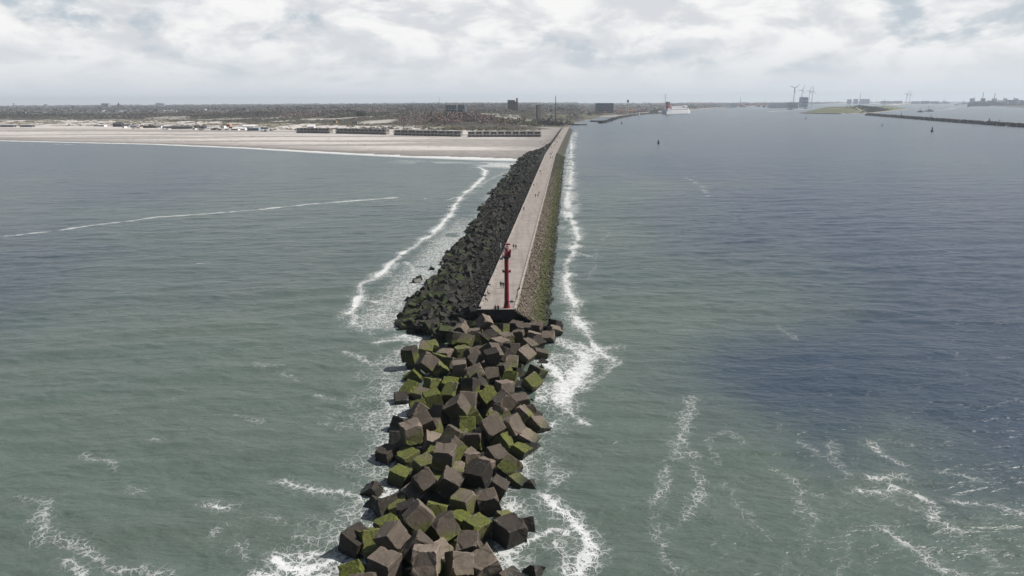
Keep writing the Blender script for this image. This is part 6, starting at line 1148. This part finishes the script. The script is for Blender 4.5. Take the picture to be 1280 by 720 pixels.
def make_breakwater():
    dk = moss_mat('breakwater_stone', rock='stuff')
    def run(name, pts, w, h, label, n):
        V = []; Fl = []; nb = 0; base = np.array([(x, y, z) for x in (-.5, .5) for y in (-.5, .5) for z in (-.4, .4)])
        fc = [(0, 1, 3, 2), (4, 6, 7, 5), (0, 4, 5, 1), (2, 3, 7, 6), (0, 2, 6, 4), (1, 5, 7, 3)]
        pts = np.array(pts); seg = np.hypot(*np.diff(pts, axis=0).T); cs = np.concatenate([[0], np.cumsum(seg)])
        # solid core
        m = 60; ss = np.linspace(0, cs[-1], m); cx = np.interp(ss, cs, pts[:, 0]); cy = np.interp(ss, cs, pts[:, 1]); tx = np.gradient(cx); ty = np.gradient(cy); L = np.hypot(tx, ty); nx, ny = -ty/L, tx/L
        prof = [(-w, -2), (-w*.35, h*.9), (w*.35, h*.9), (w, -2)]
        V.append(np.array([(cx[i]+nx[i]*o, cy[i]+ny[i]*o, z) for i in range(m) for o, z in prof])); Fl += [tuple(q) for q in grid(m, 4).tolist()]; nb = m*4
        for k in range(n):
            s = random.uniform(0, cs[-1]); o = random.uniform(-1, 1); x = np.interp(s, cs, pts[:, 0]); y = np.interp(s, cs, pts[:, 1]); i = min(m-1, int(s/cs[-1]*m))
            z = h*.9*min(1, (1-abs(o))/.65)-.2; sz = random.uniform(1.6, 3.4)*w/14
            R = np.array(Euler((random.uniform(-.8, .8), random.uniform(-.8, .8), random.uniform(0, 6))).to_matrix())
            V.append(base*sz@R.T+[x+nx[i]*o*w, y+ny[i]*o*w, z]); Fl += [tuple(a+nb for a in f) for f in fc]; nb += 8
        me = bpy.data.meshes.new(name); me.from_pydata(np.concatenate(V).tolist(), [], Fl); me.materials.append(dk)
        for an, v in (('moss', .0), ('tone', .1)):
            a = me.attributes.new(an, 'FLOAT', 'POINT'); a.data.foreach_set('value', np.full(nb, v, np.float32))
        tag(link(name, me), label, 'breakwater')
    run('breakwater', BREAK, 15, 5.5, 'long dark rock breakwater crossing the water at the right', 1500)
    run('breakwater', PL([(751, 153.4), (760, 151.5), (766, 149), (775, 146.8), (786, 145.2)], 1)+[], 9, 4.5, 'short dark rock breakwater of the small harbour', 500)
    run('breakwater', PL([(713, 155.8), (724, 155.9), (733, 155.7)], 1), 4, 2.5, 'thin dark groyne where the walkway reaches the shore', 120)
    run('breakwater', PL([(738, 151.6), (748, 151.7), (757, 151.6)], 1), 5, 3, 'thin dark groyne inside the small harbour', 120)
    run('breakwater', PL([(786, 145), (800, 143), (815, 141.8), (830, 141.2), (841, 140.8)], 1), 8, 4.5, 'dark stone quay edge running to the ferry', 300)
    run('breakwater', PL([(1001, 141.6), (1022, 142.2), (1050, 142.4), (1086, 142.0)], 0), 6, 2.2, 'low dark stone edge along the foot of the green island', 300)
# ------------------------------------------------------------------ SKY, SUN, AIR, CAMERA
SUN_EL = math.radians(48); SUN_AZ = math.radians(82)       # azimuth clockwise from +Y
def make_world():
    w = bpy.data.worlds.new('World'); scene.world = w; w.use_nodes = True; nt = w.node_tree
    for n in list(nt.nodes): nt.nodes.remove(n)
    class W(NT):
        def __init__(s): s.nt = nt; s.N = nt.nodes; s.L = nt.links
    g = W(); out = g.n('OutputWorld'); bg = g.n('Background')
    sky = g.n('TexSky'); sky.sky_type = 'NISHITA'; sky.sun_disc = False; sky.sun_elevation = SUN_EL; sky.sun_rotation = SUN_AZ; sky.air_density = 1; sky.dust_density = 2.5; sky.altitude = 0
    d = g.vmath('NORMALIZE', g.n('TexCoord').outputs['Generated']); s = g.n('SeparateXYZ'); g.l(d, s.inputs[0]); z = s.outputs[2]
    h = g.math('ADD', g.math('MAXIMUM', z, 0), .075)
    cb = g.n('CombineXYZ'); g.l(g.math('DIVIDE', s.outputs[0], h), cb.inputs[0]); g.l(g.math('DIVIDE', s.outputs[1], h), cb.inputs[1]); g.l(g.math('MULTIPLY', z, 9.0), cb.inputs[2]); p = cb.outputs[0]
    q = g.vmath('MULTIPLY', d, (8, 8, 18)); big = g.noise(g.vmath('ADD', p, (3.3, 1.2, 0)), .42, 3, .5, .3); med = g.noise(g.vmath('ADD', q, (5.1, 2.2, .4)), 1.0, 9, .58, .3); sm = g.noise(q, 3.0, 6, .6)
    cov = g.math('ADD', g.math('MULTIPLY', big, .35), g.math('ADD', g.math('MULTIPLY', med, .75), g.math('MULTIPLY', sm, .12)))
    K = 1/.05
    clear = g.vmath('SCALE', sky.outputs[0], 1.0)
    veil = g.mix(g.ramp(z, .14, .26, .74, .08), clear, tuple(v*K for v in (.57, .645, .715)))
    lit = g.ramp(g.noise(g.vmath('ADD', q, (7.25, -.35, 2.8)), 1.5, 9, .58, .3), .38, .62)
    cc = g.mix(lit, tuple(v*K for v in (.64, .66, .69)), tuple(v*K for v in (.88, .878, .87)))
    m = g.math('MULTIPLY', g.ramp(cov, .49, .61), g.ramp(z, .14, .25, 1, .10))
    c = g.mix(m, veil, cc)
    c = g.mix(g.ramp(z, .0, .085, 1, 0), c, tuple(v*K for v in (.655, .69, .725)))
    c = g.mix(g.ramp(z, -.02, -.002, 1, 0), c, tuple(v*K for v in (.62, .66, .70)))
    c = g.mix(g.ramp(s.outputs[1], -.25, .35), clear, c)      # unseen sky out to sea kept clear blue to deepen shade, cloud bank inland
    g.l(c, bg.inputs['Color']); bg.inputs['Strength'].default_value = .05
    g.l(bg.outputs[0], out.inputs[0])
def make_light():
    l = bpy.data.lights.new('sun', 'SUN'); l.energy = 4.9; l.angle = math.radians(.6); l.color = (1, .95, .88)
    o = bpy.data.objects.new('sun', l); COL.objects.link(o)
    v = Vector((math.sin(SUN_AZ)*math.cos(SUN_EL), math.cos(SUN_AZ)*math.cos(SUN_EL), math.sin(SUN_EL))); o.rotation_euler = v.to_track_quat('Z', 'Y').to_euler(); o.location = v*300
def make_haze():
    mb = MB(); mb.box(-15600, 15600, -400, 15600, -7.2, 150)
    m = bpy.data.materials.new('air'); m.use_nodes = True; nt = m.node_tree
    for n in list(nt.nodes): nt.nodes.remove(n)
    out = nt.nodes.new('ShaderNodeOutputMaterial'); v = nt.nodes.new('ShaderNodeVolumePrincipled')
    v.inputs['Color'].default_value = (.80, .89, 1.0, 1); v.inputs['Density'].default_value = HAZE; v.inputs['Anisotropy'].default_value = .25
    nt.links.new(v.outputs[0], out.inputs['Volume'])
    o = mb.build('haze', m); tag(o, 'thin pale haze over the far shore', 'haze', kind='stuff')
def make_camera():
    cd = bpy.data.cameras.new('camera'); o = bpy.data.objects.new('camera', cd); COL.objects.link(o); scene.camera = o
    cd.sensor_fit = 'HORIZONTAL'; cd.sensor_width = 36; cd.lens = 36*F/1280; cd.clip_start = .5; cd.clip_end = 60000
    c, s = math.cos(ROLL), math.sin(ROLL); cp, sp = math.cos(PITCH), math.sin(PITCH)
    R = Vector((c, -s*sp, -s*cp)); U = Vector((s, c*sp, c*cp)); Fw = Vector((0, cp, -sp))
    M = Matrix((R, U, -Fw)).transposed().to_4x4(); M.translation = (0, 0, CZ); o.matrix_world = M
HAZE = 0.00007
import time as _t
for f in (make_world, make_light, make_camera, make_water, make_land, make_vegetation, make_mole, make_blocks, make_rocks, make_tower, make_people, make_cabins, make_buildings, make_turbines, make_ships, make_breakwater, make_haze):
    t0 = _t.time(); f(); print(f.__name__, round(_t.time()-t0, 1))
vs = scene.view_settings; scene.display_settings.display_device = 'sRGB'; vs.view_transform = 'Standard'; vs.look = 'None'; vs.exposure = 0.12; vs.gamma = 1; vs.use_curve_mapping = False
scene.cycles.volume_bounces = 1; scene.cycles.max_bounces = 6; scene.cycles.use_denoising = True; scene.cycles.volume_step_rate = 4
scene.render.film_transparent = False
